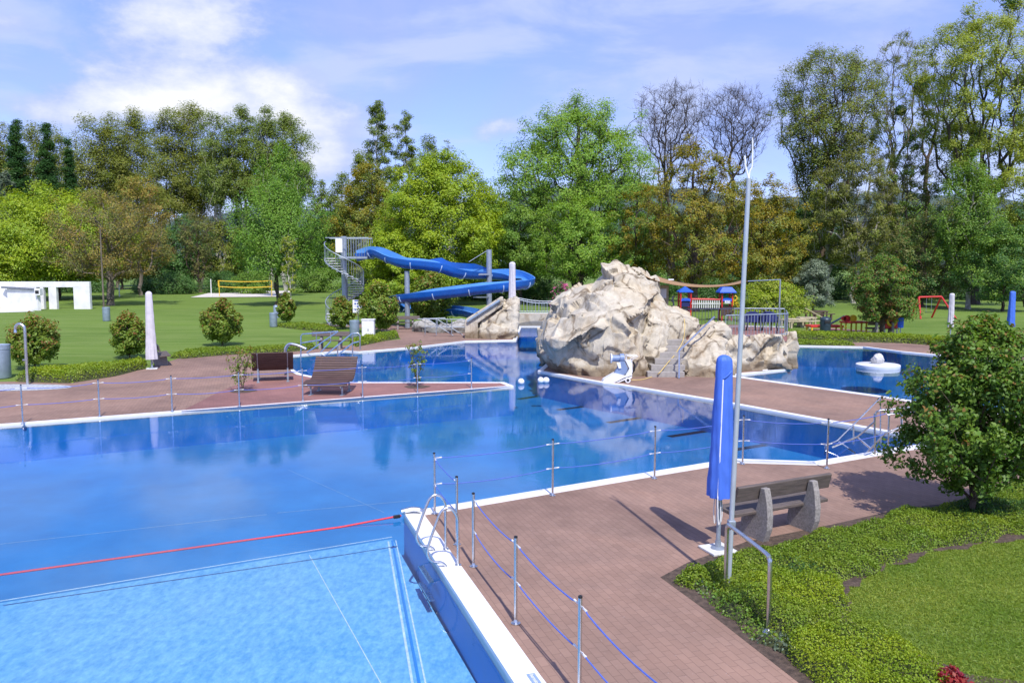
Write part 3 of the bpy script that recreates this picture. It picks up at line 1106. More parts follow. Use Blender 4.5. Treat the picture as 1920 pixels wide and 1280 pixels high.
# bed round the near planting
lawn_edge = ragged([xy(1960, 1004), xy(1740, 1038), xy(1586, 1100), xy(1582, 1160), xy(1650, 1190), xy(1740, 1236), xy(1830, 1275)], 0.16, 0.12, 3, False)
bed = [xy(1238, 1083), xy(1290, 1055), xy(1400, 1016), xy(1560, 984), xy(1700, 952), xy(1790, 943), xy(1960, 900), xy(2100, 930), *lawn_edge, (6.2, 7.0), (2.6, 6.0), xy(1500, 1283), xy(1330, 1150)]
structure(MB().sheet([ccw(bed)], 0.012).build('planting_bed', M['soil'], fix=False))
sand = [xy(357, 558), xy(530, 556.5), xy(548, 545.5), xy(405, 546.5)]
structure(MB().sheet([ccw(sand)], 0.05).build('sand_court', M['sand'], fix=False))
cob = [(P(20, 727).x + 2.0 * math.cos(a) * (1 if math.cos(a) > 0 else 1.6), P(20, 727).y + 0.75 * math.sin(a)) for a in np.linspace(0, 6.28, 28)[:-1]]
structure(MB().sheet([ccw(cob)], 0.018).build('cobbled_ring', M['gravel'], fix=False))
pad = [xy(0, 586), xy(66, 584), xy(20, 574), xy(-60, 574), xy(-80, 586)]
structure(MB().sheet([ccw(pad)], 0.012).build('concrete_pad', M['plate'], fix=False))
play = [xy(1484, 620), xy(1640, 627), xy(1650, 622), xy(1560, 615)]
structure(MB().sheet([ccw(play)], 0.012).build('play_surface', M['redpave'], fix=False))

# basins
DEEP, SHALLOW = -0.98, -0.65
mb = MB()
n = len(pool)
mb.add([Vector((p[0], p[1], z)) for z in (-0.10, DEEP - 0.05) for p in pool], [(i, (i + 1) % n, n + (i + 1) % n, n + i) for i in range(n)])
structure(mb.build('pool_wall', M['basinwall'], fix=False))
mb = MB().sheet([pool], DEEP)
structure(mb.build('pool_floor', M['basin'], fix=False))
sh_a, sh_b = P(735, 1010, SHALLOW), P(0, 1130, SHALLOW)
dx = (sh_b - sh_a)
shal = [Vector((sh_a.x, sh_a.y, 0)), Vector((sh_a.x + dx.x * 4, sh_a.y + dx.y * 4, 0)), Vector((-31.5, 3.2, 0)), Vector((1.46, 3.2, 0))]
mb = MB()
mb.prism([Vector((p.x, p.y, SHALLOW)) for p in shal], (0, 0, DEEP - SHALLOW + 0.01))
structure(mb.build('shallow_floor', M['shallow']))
mb = MB()
n = len(pool_r)
mb.add([Vector((p[0], p[1], z)) for z in (-0.10, -1.1) for p in pool_r], [(i, (i + 1) % n, n + (i + 1) % n, n + i) for i in range(n)])
mb.sheet([pool_r], -1.05)
structure(mb.build('pool_floor', M['basin'], fix=False))

# lane marks, floor seams and a painted line reflection under water
mb = MB()


def strip(mb, a, b, w, z):
    pa, pb = P(*a, z), P(*b, z)
    d = (pb - pa).normalized()
    s = Vector((-d.y, d.x, 0)) * w / 2
    mb.add([pa - s, pb - s, pb + s, pa + s], [(0, 1, 2, 3)])


for a, b in (((972, 748), (1010, 742)), ((1046, 768), (1092, 762)), ((1140, 792), (1232, 778)), ((1226, 784), (1262, 782)), ((1255, 818), (1335, 806)), ((1375, 843), (1470, 828)), ((1440, 826), (1525, 842)), ((1080, 742), (1120, 738))):
    strip(mb, a, b, 0.25, DEEP + 0.006)
structure(mb.build('lane_marks', M['lane'], fix=False))

mb = MB()
for a, b, w_ in (((580, 1040), (742, 1330), 0.012), ((742, 1012), (800, 1290), 0.02), ((728, 1014), (775, 1290), 0.03), ((0, 1126), (735, 1006), 0.03)):
    strip(mb, a, b, w_, SHALLOW + 0.006)
for a, b, w_ in (((-60, 1026), (500, 964), 0.012), ((520, 961), (770, 938), 0.012), ((540, 880), (720, 960), 0.006)):  # deep pale strips stand in for a line reflected on the water
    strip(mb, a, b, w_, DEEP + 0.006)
structure(mb.build('floor_seams_and_reflection', M['seam_reflect'], fix=False))
mb = MB()
strip(mb, (735, 1012), (788, 1290), 0.035, SHALLOW + 0.010)
structure(mb.build('floor_channel', M['basinwall'], fix=False))

for nm, poly, z in (('water', pool, DEEP - 0.2), ('water', pool_r, -1.2)):
    o = offset_poly(poly, 0.02)
    n = len(o)
    mb = MB()
    tri = tessellate_polygon([[Vector((p[0], p[1], 0)) for p in o]])
    vs = [Vector((p[0], p[1], WATER_Z)) for p in o] + [Vector((p[0], p[1], z)) for p in o]
    fs = [tuple(t) for t in tri] + [tuple(i + n for i in reversed(t)) for t in tri] + [(i, (i + 1) % n, n + (i + 1) % n, n + i) for i in range(n)]
    mb.add(vs, fs)
    structure(mb.build(nm, M['water']))

# hills far behind the park
mb = MB()
xs = np.linspace(-1500, 1500, 90)
vs, fs = [], []
for i, x in enumerate(xs):
    h = 105 + 28 * math.sin(x * 0.0031 + 0.6) + 14 * math.sin(x * 0.011) + 5 * math.sin(x * 0.043)
    for y, f in ((950, 0.0), (1050, 0.35), (1200, 0.75), (1350, 1.0), (1600, 0.6), (1900, 0.0)):
        vs.append(Vector((x, y + 20 * math.sin(x * 0.02), h * f + 3 * math.sin(x * 0.05 + y))))
for i in range(len(xs) - 1):
    for j in range(5):
        fs.append((i * 6 + j, (i + 1) * 6 + j, (i + 1) * 6 + j + 1, i * 6 + j + 1))
mb.add(vs, fs)
structure(mb.build('hills', M['hill'], smooth=True, angle=180))

# blades on the near lawn
near = lawn_edge + [xy(1840, 1290), (8.5, 6.2), (11.5, 9.5), (11.5, 12.5), xy(2090, 965)]
near = ccw(near)
rng = np.random.default_rng(5)
xs, ys = [p[0] for p in near], [p[1] for p in near]
x = rng.uniform(min(xs), max(xs), 360000)
y = rng.uniform(min(ys), max(ys), 360000)
k = inside_np(near, x, y)
x, y = x[k][:190000], y[k][:190000]
n = len(x)
up = np.stack([rng.normal(size=n) * 0.9, rng.normal(size=n) * 0.9, np.ones(n)], 1)
pos = np.stack([x, y, np.full(n, 0.012)], 1)
tag(leaves_obj('grass', pos, np.stack([rng.normal(size=n), rng.normal(size=n), rng.uniform(0.2, 1.2, n)], 1), 0.050, [LEAF['blade']], None, aspect=0.14, rng=rng, fold=0.02),
    'short mown grass in the lower right corner', 'grass', kind='stuff')
# ------------------------------------------------------------------ rope fences
def rope_fence(name, label, pts, spans, upper=0.93, lower=0.50, h=1.0, r=0.019, sag=0.05, flange=True):
    root = thing(name, label, 'fence', tuple(pts[0]))
    for i, p in enumerate(pts):
        p = Vector(p)
        b = Vector((p.x, p.y, 0.012))
        post = MB().cyl(b, b + Vector((0, 0, h)), r, n=12).build('post', M['steel'], root, smooth=True)
        MB().lathe([(r * 1.04, h - 0.012), (r * 1.12, h - 0.01), (r * 1.12, h + 0.006), (r * 0.6, h + 0.012)], b, 12).build('cap', M['black'], post, smooth=True)
        if flange:
            MB().lathe([(0.055, 0.0), (0.055, 0.010), (0.03, 0.018), (r, 0.05)], b, 14).build('base_flange', M['steel'], post, smooth=True)
    for i in spans:
        a, b = Vector(pts[i]), Vector(pts[i + 1])
        d = (b - a).normalized()
        for hh in (upper, lower):
            m = 10
            s = sag * random.uniform(0.5, 1.3)
            line = [a + (b - a) * (k / m) + Vector((0, 0, hh - s * 4 * (k / m) * (1 - k / m))) for k in range(m + 1)]
            line[0] += d * 0.10
            line[-1] -= d * 0.10
            rp = MB().tube(line, 0.0078, 6).build('rope', M['rope'], root, smooth=True)
            for q, s2 in ((line[0], -1), (line[-1], 1)):
                e = q + d * 0.10 * s2
                mb = MB()
                mb.cyl(q + d * 0.03 * -s2, q + d * 0.015 * s2, 0.012, 0.009, n=6)
                mb.tube([q, q + d * 0.03 * s2 + Vector((0, 0, 0.010)), e, q + d * 0.03 * s2 - Vector((0, 0, 0.010)), q], 0.0038, 5)
                mb.build('rope_clip', M['clip'], rp, smooth=True)
    return root


def g(x, y):
    return P(x, y, 0.0)


far_pts = [g(43, 795) + (g(43, 795) - g(187, 782)), g(43, 795), g(187, 782), g(323, 772), g(449, 763), g(568, 753), g(680, 745), g(783, 737), g(884, 728)]
rope_fence('rope_fence', 'blue rope fence along the far edge of the big pool in front of the lawn', far_pts, range(8))
near_pts = [g(888, 1063), g(967, 1170), P(1088, 1120, 1.0).xy.to_3d(), None]
near_pts[3] = near_pts[2] + (near_pts[2] - near_pts[1])
near_pts.append(near_pts[3] + (near_pts[3] - near_pts[2]))
rope_fence('rope_fence', 'nearest blue rope fence beside the broad white ledge, three steel posts in view', near_pts, range(4))
right_pts = [g(857, 1022), g(815, 964), g(1036, 930), g(1227, 898), g(1392, 871), g(1550, 879), g(1664, 855), g(1790, 836)]
rope_fence('rope_fence', 'blue rope fence from the pool ladder to the large shrub, behind the blue parasol', right_pts, range(7))

# ------------------------------------------------------------------ pool ladder and float line
led = (pool[0], pool[1])
tdir = (P(962, 1280) - P(757, 962)).normalized()
ndir = Vector((tdir.y, -tdir.x, 0))
if ndir.x > 0:
    ndir = -ndir
root = thing('pool_ladder', 'steel pool ladder with two looped handrails on the white ledge', 'ladder', tuple(g(848, 1046)))
for px, py in ((836, 1032), (859, 1062)):
    b = g(px, py)
    prof = [(0.0, 0.02), (0.0, 0.55), (0.01, 0.68), (0.07, 0.79), (0.15, 0.82), (0.23, 0.77), (0.29, 0.64), (0.38, 0.40), (0.42, 0.24), (0.36, 0.12), (0.24, 0.09), (0.17, 0.03), (0.16, -0.06)]
    pts = curve_pts([b + ndir * u + Vector((0, 0, z)) for u, z in prof], 5)
    rail = MB().tube(pts, 0.019, 10).build('handrail', M['steel'], root, smooth=True)
    mb = MB()
    mb.lathe([(0.045, 0.022), (0.045, 0.034), (0.022, 0.042)], b, 12)
    mb.build('base_flange', M['steel'], rail, smooth=True)
a = g(836, 1032) + ndir * 0.36
c = g(859, 1062) + ndir * 0.36
for z in (-0.18, -0.42):
    MB().bar(a + Vector((0, 0, z)), c + Vector((0, 0, z)), 0.07, 0.02).build('tread', M['steel'], root)

root = thing('float_line', 'red rope line stretched over the pool from a grey anchor on the ledge corner', 'pool rope', tuple(g(765, 965)))
a, b = P(752, 966, 0.03), P(-20, 1073, -0.02)
pts = [a + (b - a) * t + Vector((0, 0, -0.05 * min(1, t * 6))) for t in np.linspace(0, 1, 30)]
MB().tube(pts, 0.016, 6).build('rope', M['redrope'], root, smooth=True)
mb = MB()
mb.bar(P(750, 967, 0.03), P(738, 969, 0.03), 0.05, 0.05)
mb.build('toggle', M['black'], root, bevel=0.006)
c = g(772, 964)
mb = MB()
mb.tube(curve_pts([c + Vector((0.18, 0.02, 0.03)), c + Vector((0.12, 0.0, 0.075)), c + Vector((0, 0, 0.085)), c + Vector((-0.16, -0.02, 0.05))], 4), 0.045, 8)
mb.build('anchor', M['steel'], root, smooth=True)

# plaque on the ledge
pc = P(1003, 1274, 0.028)
pl = MB()
pl.bar(pc - tdir * 0.13 + Vector((0, 0, -0.003)), pc + tdir * 0.13 + Vector((0, 0, -0.003)), 0.085, 0.008)
root = pl.build('plaque', M['plaque'])
tag(root, 'small blue grey plaque with white lettering on the white ledge', 'plaque')


def text(name, body, size, mat, parent, loc, rot, ext=0.001, align='CENTER'):
    cu = bpy.data.curves.new(name, 'FONT')
    cu.body = body
    cu.size = size
    cu.extrude = ext
    cu.align_x = align
    cu.align_y = 'CENTER'
    tmp = bpy.data.objects.new(name, cu)
    COL.objects.link(tmp)
    dg = bpy.context.evaluated_depsgraph_get()
    me = bpy.data.meshes.new_from_object(tmp.evaluated_get(dg))
    bpy.data.objects.remove(tmp)
    o = bpy.data.objects.new(name, me)
    me.materials.clear()
    me.materials.append(mat)
    COL.objects.link(o)
    o.location = Vector(loc) - (wloc(parent) if parent else Vector((0, 0, 0)))
    o.rotation_euler = rot
    if parent: o.parent = parent
    return o


text('lettering', 'berndorf', 0.062, M['white'], root, pc + Vector((0, 0, 0.0035)), (0, 0, math.atan2(tdir.y, tdir.x)))

# ------------------------------------------------------------------ parasols
def parasol(name, label, base, z0, z1, rb, rt, cloth, seed, lean=0.0, stand='plate', cord=False, group=None):
    root = thing(name, label, 'parasol', tuple(base), group)
    b = Vector(base)
    top = Vector((lean * z1, 0, 0))
    MB().cyl(b, b + Vector((lean * z0, 0, z0 + 0.3)), 0.032, n=12).build('pole', M['galv'], root, smooth=True)
    mb = MB()
    if stand == 'plate':
        mb.box(b + Vector((0, 0, 0.03)), (0.40, 0.40, 0.035), rz=0.35)
        bs = mb.build('base_plate', M['plate'], root, bevel=0.008)
        MB().lathe([(0.10, 0.048), (0.10, 0.058), (0.045, 0.075), (0.040, 0.16)], b, 16).build('socket', M['galv'], bs, smooth=True)
    rng = random.Random(seed)
    ph = [rng.uniform(0, 6.28) for _ in range(4)]
    fl = [0.955 * i / 24 for i in range(25)] + [0.965, 0.975, 0.983, 0.990, 0.995, 0.9985, 1.0]
    segs = len(fl) - 1
    mb = MB()
    nn = 36
    vs = []
    for i in range(segs + 1):
        f = fl[i]
        z = z0 + (z1 - z0) * f
        r = rb + (rt - rb) * f ** 0.8
        if f > 0.955:
            r *= max(0.0, 1 - ((f - 0.955) / 0.0453) ** 2.2) ** 0.5
        if f < 0.02:
            r *= 0.97
        for k in range(nn):
            t = 2 * math.pi * k / nn
            w = 1 + 0.10 * math.sin(3 * t + ph[0] + 0.9 * f) + 0.085 * (1.15 - f) * math.sin(8 * t + ph[1] + 2.5 * f) + 0.03 * math.sin(11 * t + 9 * f + ph[2]) + 0.018 * math.sin(40 * f + 2 * t + ph[3])
            w += 0.05 * noise.noise(Vector((math.cos(t) * 1.3, math.sin(t) * 1.3, f * 9 + ph[0])))
            vs.append(b + Vector((lean * z + r * w * math.cos(t), r * w * math.sin(t), z)))
    fs = [(i * nn + k, i * nn + (k + 1) % nn, (i + 1) * nn + (k + 1) % nn, (i + 1) * nn + k) for i in range(segs) for k in range(nn)]
    fs += [tuple(reversed(range(nn))), tuple(range(segs * nn, segs * nn + nn))]
    mb.add(vs, fs)
    cv = mb.build('cover', cloth, root, smooth=True, angle=70)
    if cord:
        pts = []
        for i in range(20):
            f = i / 19
            z = z0 + 0.02 + (z1 - 0.35 - z0) * f
            r = (rb + (rt - rb) * f ** 0.8) * 1.12
            an = -1.95 + 0.12 * f
            pts.append(b + Vector((lean * z + r * math.cos(an), r * math.sin(an), z)))
        MB().tube(pts, 0.009, 6).build('zip', M['white'], cv, smooth=True)
        q = pts[0]
        sp_ = [b + Vector((lean * z1 + rt * 1.10 * math.cos(a_), rt * 1.10 * math.sin(a_), z1 - 0.27 + 0.05 * math.cos(2 * a_ + 1))) for a_ in np.linspace(-2.6, -0.6, 10)]
        MB().tube(sp_, 0.012, 6).build('top_seam', cloth, cv, smooth=True)
        MB().tube([q, q + Vector((0, 0, -0.08)), q + Vector((0.005, -0.01, -0.18))], 0.008, 6).build('drawcord', M['clip'], cv, smooth=True)
        mb = MB()
        for k in range(3):
            ce = b + Vector((0.045 * math.cos(k * 2 - 1.5), 0.045 * math.sin(k * 2 - 1.5), z0 - 0.02))
            mb.tube(curve_pts([ce, ce + Vector((0.01, -0.01, -0.25)), ce + Vector((-0.015, -0.012, -0.38)), ce + Vector((-0.03, 0, -0.2)), ce + Vector((-0.02, 0, 0))], 4), 0.007, 5)
        mb.build('rope_loop', M['clip'], root, smooth=True)
    return root


parasol('parasol', 'closed blue parasol with white zip on a square base plate by the bench', g(1346, 1033), 0.80, 2.79, 0.185, 0.104, M['bluecloth'], 3, lean=0.006, cord=True)
parasol('parasol', 'closed pale parasol beside the low hedge and bench at left', g(285, 692), 0.40, 3.05, 0.21, 0.115, M['palecloth'], 4)
b = D(961, 640, 46.2); b.z = 0
parasol('parasol', 'closed pale parasol standing behind the rock ramp left of the bridge', b, 1.2, 4.28, 0.215, 0.175, M['palecloth'], 5, stand=None)
b = g(1781, 641)
parasol('parasol', 'closed white parasol standing in front of the red swing frame', b, 0.8, 2.6, 0.15, 0.12, M['palecloth'], 6)
b = g(1893, 645)
parasol('parasol', 'closed blue parasol far right behind the big shrub', b, 0.9, 2.75, 0.19, 0.13, M['bluecloth'], 7)

# ------------------------------------------------------------------ flagpole and tube frame
root = thing('flagpole', 'tall grey leaning pole with a thin forked whip at its top', 'pole', tuple(g(1365, 1105)))
b = g(1365, 1105)
top = D(1404, 335, b.y + 0.1)
MB().cyl(b, top, 0.033, 0.027, n=14).build('pole', M['pole'], root, smooth=True)
w1 = D(1397, 300, b.y + 0.1); w2 = D(1411, 258, b.y + 0.1)
mb = MB()
mb.tube(curve_pts([top, D(1401, 325, b.y + 0.1), D(1398, 312, b.y + 0.1), w1, D(1396, 292, b.y + 0.1)], 4), [0.011] * 16 + [0.006], 6)
mb.tube(curve_pts([top, D(1406, 322, b.y + 0.1), D(1410, 312, b.y + 0.1), D(1411, 285, b.y + 0.1), w2], 4), [0.009] * 16 + [0.004], 6)
mb.build('whip', M['white'], root, smooth=True)
mb = MB()
mb.bar(b + (top - b) * 0.155, b + (top - b) * 0.175, 0.09, 0.09)
mb.build('cleat', M['galv'], root, bevel=0.01)
root = thing('tube_frame', 'bent steel tube frame standing in the low planting beside the tall pole', 'frame', tuple(g(1363, 1108)))
p0, p1 = g(1360, 1108), g(1440, 1186)
h = 0.86
u = (p1 - p0).normalized()
pts = [p0, p0 + Vector((0, 0, h - 0.12)), p0 + u * 0.035 + Vector((0, 0, h - 0.035)), p0 + u * 0.12 + Vector((0, 0, h)), p1 - u * 0.12 + Vector((0, 0, h)), p1 - u * 0.035 + Vector((0, 0, h - 0.035)), p1 + Vector((0, 0, h - 0.12)), p1]
MB().tube(curve_pts(pts, 5), 0.026, 12).build('tube', M['steel'], root, smooth=True)
for p in (p0, p1):
    MB().lathe([(0.07, 0.01), (0.07, 0.022), (0.03, 0.05)], p, 14).build('base_flange', M['steel'], root, smooth=True)

# ------------------------------------------------------------------ benches
def bench(label, loc, rz, group=None, wood='bwood', L_=1.85):
    root = thing('park_bench', label, 'bench', (0, 0, 0), group)
    for s in (-1, 1):
        x = s * L_ * 0.255
        out = [(0.28, 0.0), (0.26, 0.16), (0.24, 0.30), (0.22, 0.40), (-0.02, 0.36), (-0.10, 0.60), (-0.14, 0.80), (-0.22, 0.80), (-0.27, 0.62), (-0.30, 0.40), (-0.29, 0.20), (-0.22, 0.0)]
        mb = MB()
        mb.prism([Vector((x - 0.055, y, z)) for y, z in out], (0.11, 0, 0))
        mb.build('leg', M['concrete'], root, bevel=0.008)
    mb = MB()
    mb.box((0, 0.14, 0.425), (L_, 0.42, 0.055), m=Matrix.Rotation(R(4), 3, 'X'))
    mb.build('seat', M[wood], root, bevel=0.012)
    mb = MB()
    mb.box((0, -0.075, 0.73), (L_, 0.06, 0.235), m=Matrix.Rotation(R(14), 3, 'X'))
    mb.build('backrest', M[wood], root, bevel=0.012)
    return place(root, loc, rz)


ba, bb = g(1437, 1015), g(1527, 1002)
bc = (ba + bb) / 2 + Vector((-0.10, 0.22, 0))
bench('weathered wooden bench with concrete legs, nearest the camera by the blue parasol', bc, R(26))
q = bench('wooden bench beside the pale parasol and hedge at left', g(300, 683), R(-62))
bench('wooden bench on the lawn edge behind the pool stair railings', g(620, 654), R(180), wood='bwood')
bench('wooden bench between the two big shrubs in front of the water slide', g(760, 617), R(186))
bench('dark bench in the shade of the small round tree at right', g(1655, 629), R(2), wood='wood')

# slatted wave loungers
def lounger(label, loc, rz):
    root = thing('sun_lounger', label, 'lounger', (0, 0, 0), 'wooden wave loungers on the red brick island')
    W = 1.38
    prof = curve_pts([Vector((0, 0.0, 0.30)), Vector((0, 0.12, 0.40)), Vector((0, 0.42, 0.44)), Vector((0, 0.75, 0.40)), Vector((0, 1.05, 0.52)), Vector((0, 1.32, 0.82)), Vector((0, 1.50, 1.08))], 12)
    # even spacing
    L0 = [0.0]
    for i in range(1, len(prof)):
        L0.append(L0[-1] + (prof[i] - prof[i - 1]).length)
    tot = L0[-1]
    ns = 20
    def at(s):
        for i in range(1, len(prof)):
            if L0[i] >= s:
                f = (s - L0[i - 1]) / (L0[i] - L0[i - 1] + 1e-9)
                return prof[i - 1].lerp(prof[i], f), (prof[i] - prof[i - 1]).normalized()
        return prof[-1], (prof[-1] - prof[-2]).normalized()
    for k in range(ns):
        p, t = at(tot * (k + 0.5) / ns)
        ang = math.atan2(t.z, t.y)
        MB().box(p, (W, tot / ns * 0.80, 0.032), m=Matrix.Rotation(ang, 3, 'X')).build('slat', M['wood'], root)
    for s in (-1, 1):
        x = s * W * 0.36
        pts = [Vector((x, p.y, p.z - 0.035)) for p in prof[::3]]
        fr = MB().tube(pts, 0.018, 8).build('frame_rail', M['galv'], root, smooth=True)
        for y0, zt in ((0.22, 0.38), (1.08, 0.50)):
            mb = MB()
            mb.bar((x, y0, 0), (x, y0, zt), 0.05, 0.03)
            mb.box((x, y0, 0.018), (0.10, 0.30, 0.012))
            mb.build('leg', M['galv'], root)
    return place(root, loc, rz)


lounger('dark wooden wave lounger facing the camera on the brick island', g(610, 742) + Vector((0, -0.1, 0)), R(-3))
c1 = g(505, 722)
lounger('dark wooden wave lounger seen from behind, beside the bare sapling', c1 + Vector((-0.38, 1.75, 0)), R(196))

# ------------------------------------------------------------------ bins, shower, cabinet, sign
def litter_bin(label, loc, h=0.95, r=0.24, mat='bin', dome=False):
    root = thing('litter_bin', label, 'bin', tuple(loc))
    b = Vector(loc)
    prof = [(r * 0.95, 0.02), (r, 0.05), (r, h * 0.86), (r * 1.04, h * 0.87), (r * 1.04, h * 0.93)]
    MB().lathe(prof, b, 22).build('body', M[mat], root, smooth=True)
    top = [(r * 1.045, h * 0.93), (r * 1.045, h), (r * 0.9, h * 1.01), (r * 0.8, h * 0.985)] if not dome else [(r * 1.04, h * 0.93), (r * 0.95, h * 1.0), (r * 0.6, h * 1.06), (r * 0.2, h * 1.08)]
    MB().lathe(top, b, 22).build('lid', M[mat], root, smooth=True)
    if dome:
        MB().box(b + Vector((0, -r * 0.99, h * 0.78)), (r * 1.1, 0.03, h * 0.16)).build('opening', M['black'], root, bevel=0.01)
    return root


litter_bin('grey round litter bin on the paving at the left edge', g(4, 709), 1.22, 0.30)
litter_bin('grey litter bin on the lawn below the bronze maple', g(200, 602), 1.02, 0.26)
litter_bin('grey litter bin on the lawn in front of the birch', g(513, 613), 0.95, 0.25)
litter_bin('grey litter bin between the sign and the white cabinet', g(665, 634), 1.0, 0.27)
litter_bin('dark domed litter bin on the lawn by the play tables', g(1547, 628), 1.0, 0.30, 'darkbin', True)
root = thing('stone_post', 'short grey post behind the litter bin by the birch', 'post', tuple(g(518, 596)))
MB().lathe([(0.2, 0.0), (0.2, 0.9), (0.16, 0.98), (0.05, 1.02)], g(518, 596), 14).build('body', M['bin'], root, smooth=True)

b = g(52, 721)
root = thing('shower', 'steel shower column with curved head on the cobbled ring', 'shower', tuple(b))
MB().tube(curve_pts([b, b + Vector((0, 0, 1.2)), b + Vector((-0.0, 0, 1.88)), b + Vector((-0.06, 0, 2.02)), b + Vector((-0.18, 0, 2.07)), b + Vector((-0.28, 0, 2.0)), b + Vector((-0.31, 0, 1.9))], 6), 0.05, 12).build('column', M['steel'], root, smooth=True)
MB().lathe([(0.055, 1.78), (0.05, 1.83), (0.03, 1.92)], b + Vector((-0.315, 0, 0)), 12).build('shower_head', M['steel'], root, smooth=True)
MB().box(b + Vector((-0.07, -0.02, 0.85)), (0.09, 0.05, 0.05)).build('push_button', M['steel'], root, bevel=0.01)

b = g(690, 639)
root = thing('cabinet', 'white utility cabinet standing by the pool edge near the sign', 'cabinet', tuple(b))
MB().box(b + Vector((0, 0.2, 0.57)), (0.66, 0.42, 1.10)).build('body', M['white'], root, bevel=0.015)
MB().box(b + Vector((0, 0.2, 1.15)), (0.72, 0.48, 0.05)).build('lid', M['white'], root, bevel=0.01)
MB().box(b + Vector((0, -0.018, 0.56)), (0.56, 0.02, 0.96)).build('door', M['white'], root, bevel=0.006)
MB().box(b + Vector((0.02, -0.035, 0.60)), (0.03, 0.02, 0.12)).build('handle', M['black'], root)

b = g(672, 622)
b = Vector((b.x, b.y, 0))
root = thing('sign', 'white notice sign with blue pictograms on a thin post', 'sign', tuple(b))
zt, zb_ = D(672, 562, b.y).z, D(672, 586, b.y).z
MB().cyl(b, b + Vector((0, 0, zt)), 0.03, n=10).build('post', M['galv'], root, smooth=True)
bd = MB().box(b + Vector((0, -0.045, (zt + zb_) / 2)), (0.62, 0.025, zt - zb_)).build('board', M['sign'], root, bevel=0.004)
hh = zt - zb_
f0 = b + Vector((0, -0.062, zb_))
MB().box(f0 + Vector((-0.0, 0, hh * 0.93)), (0.40, 0.006, hh * 0.09)).build('heading', M['signblue'], bd)
for i, (cx, cz, w, h) in enumerate(((-0.15, 0.70, 0.11, 0.14), (0.0, 0.70, 0.10, 0.14), (0.16, 0.70, 0.10, 0.02), (-0.15, 0.49, 0.10, 0.02), (0.0, 0.49, 0.12, 0.13), (0.17, 0.49, 0.11, 0.10), (-0.17, 0.27, 0.18, 0.06), (-0.13, 0.24, 0.09, 0.10), (0.0, 0.27, 0.08, 0.03), (0.15, 0.25, 0.13, 0.13), (0.14, 0.10, 0.10, 0.03), (-0.17, 0.10, 0.08, 0.02))):
    MB().box(f0 + Vector((cx, 0, hh * cz)), (w, 0.006, hh * h)).build('pictogram', M['signblue'], bd)

# ------------------------------------------------------------------ tube handrails
def tubes(name, label, cat, lines, r=0.022, mat='steel', base=None, part='rail', group=None):
    root = thing(name, label, cat, tuple(base if base is not None else lines[0][0]), group)
    for l in lines:
        MB().tube(l, r, 8).build(part, M[mat], root, smooth=True)
    return root


V = Vector
# stair railings into the back pool (left)
dd = 32.6
def dp(pts, d):
    return [D(x, y, d) for x, y in pts]
lines = []
for dz, off in ((0, 0),):
    lines += [dp([(564, 690), (564, 630), (567, 626), (634, 621)], dd + 1.2), dp([(564, 643), (601, 637)], dd + 1.2), dp([(593, 646), (593, 625)], dd + 1.2), dp([(620, 640), (620, 622)], dd + 1.2)]
    lines += [dp([(634, 621), (575, 661), (582, 667)], dd + 1.2), dp([(620, 640), (601, 660), (609, 667)], dd + 1.2)]
    lines += [dp([(675, 655), (675, 628), (671, 624), (660, 625), (609, 667)], dd - 0.6), dp([(673, 640), (661, 643), (635, 664)], dd - 0.6), dp([(661, 695), (661, 625)], dd - 0.6), dp([(633, 667), (633, 648)], dd - 0.6)]
tubes('handrail', 'steel stair railings leading down into the back pool beside the loungers', 'handrail', lines, 0.026, base=g(620, 690))
# massage spout
q = dp([(535, 690), (535, 660), (536, 652), (541, 646), (548, 645), (560, 648), (574, 654)], 29.2)
tubes('water_spout', 'bent steel water spout tube at the back pool corner', 'spout', [curve_pts(q, 5)], 0.055, base=g(535, 692), part='tube')
# railings behind, at the slide landing pool
d1, d2 = 45.6, 48.4
lines = [dp([(797, 627), (797, 598), (872, 599)], d1), dp([(797, 612), (872, 613)], d1), dp([(818, 628), (818, 598)], d1), dp([(847, 628), (847, 599)], d1),
         dp([(788, 598), (800, 597), (850, 629)], d1 + .3), dp([(817, 597), (868, 628)], d1 + .3), dp([(783, 598), (834, 596), (838, 600), (838, 616)], d2), dp([(820, 618), (820, 597)], d2)]
tubes('handrail', 'white steel railings round the slide landing in front of the boulders', 'handrail', lines, 0.024, 'galv', base=g(830, 628))
# stair railings of the big pool at right
dA, dB = 17.6, 16.6
lines = [dp([(1548, 835), (1570, 826), (1651, 745), (1651, 842)], dA), dp([(1600, 832), (1600, 798)], dA), dp([(1573, 828), (1603, 849)], dA),
         dp([(1560, 838), (1608, 818), (1640, 790), (1643, 772), (1650, 769), (1725, 762)], dB), dp([(1640, 851), (1640, 775)], dB), dp([(1608, 820), (1632, 840)], dB), dp([(1626, 847), (1660, 812), (1690, 800)], dB), dp([(1664, 777), (1690, 774), (1692, 840)], dB), dp([(1548, 836), (1546, 852)], dA)]
tubes('handrail', 'steel stair railings of the big pool partly behind the large shrub', 'handrail', lines, 0.022, base=g(1640, 851))
root = thing('overflow_grate', 'white slotted overflow grate at the blunt pool corner', 'grate', tuple(g(1450, 872)))
a, c = g(1376, 867), g(1530, 871.5)
u = (c - a).normalized(); s = Vector((-u.y, u.x, 0))
n_ = 58
for k in range(n_):
    mb = MB()
    p = a + (c - a) * ((k + 0.5) / n_) + Vector((0, 0, 0.032))
    mb.box(p, ((c - a).length / n_ * 0.55, 0.18, 0.018), rz=math.atan2(u.y, u.x))
    mb.build('slat', M['grate'], root)
for t in (-1, 1):
    mb = MB()
    mb.bar(a + s * 0.1 * t + Vector((0, 0, 0.03)), c + s * 0.1 * t + Vector((0, 0, 0.03)), 0.02, 0.022)
    mb.build('rim', M['coping'], root)

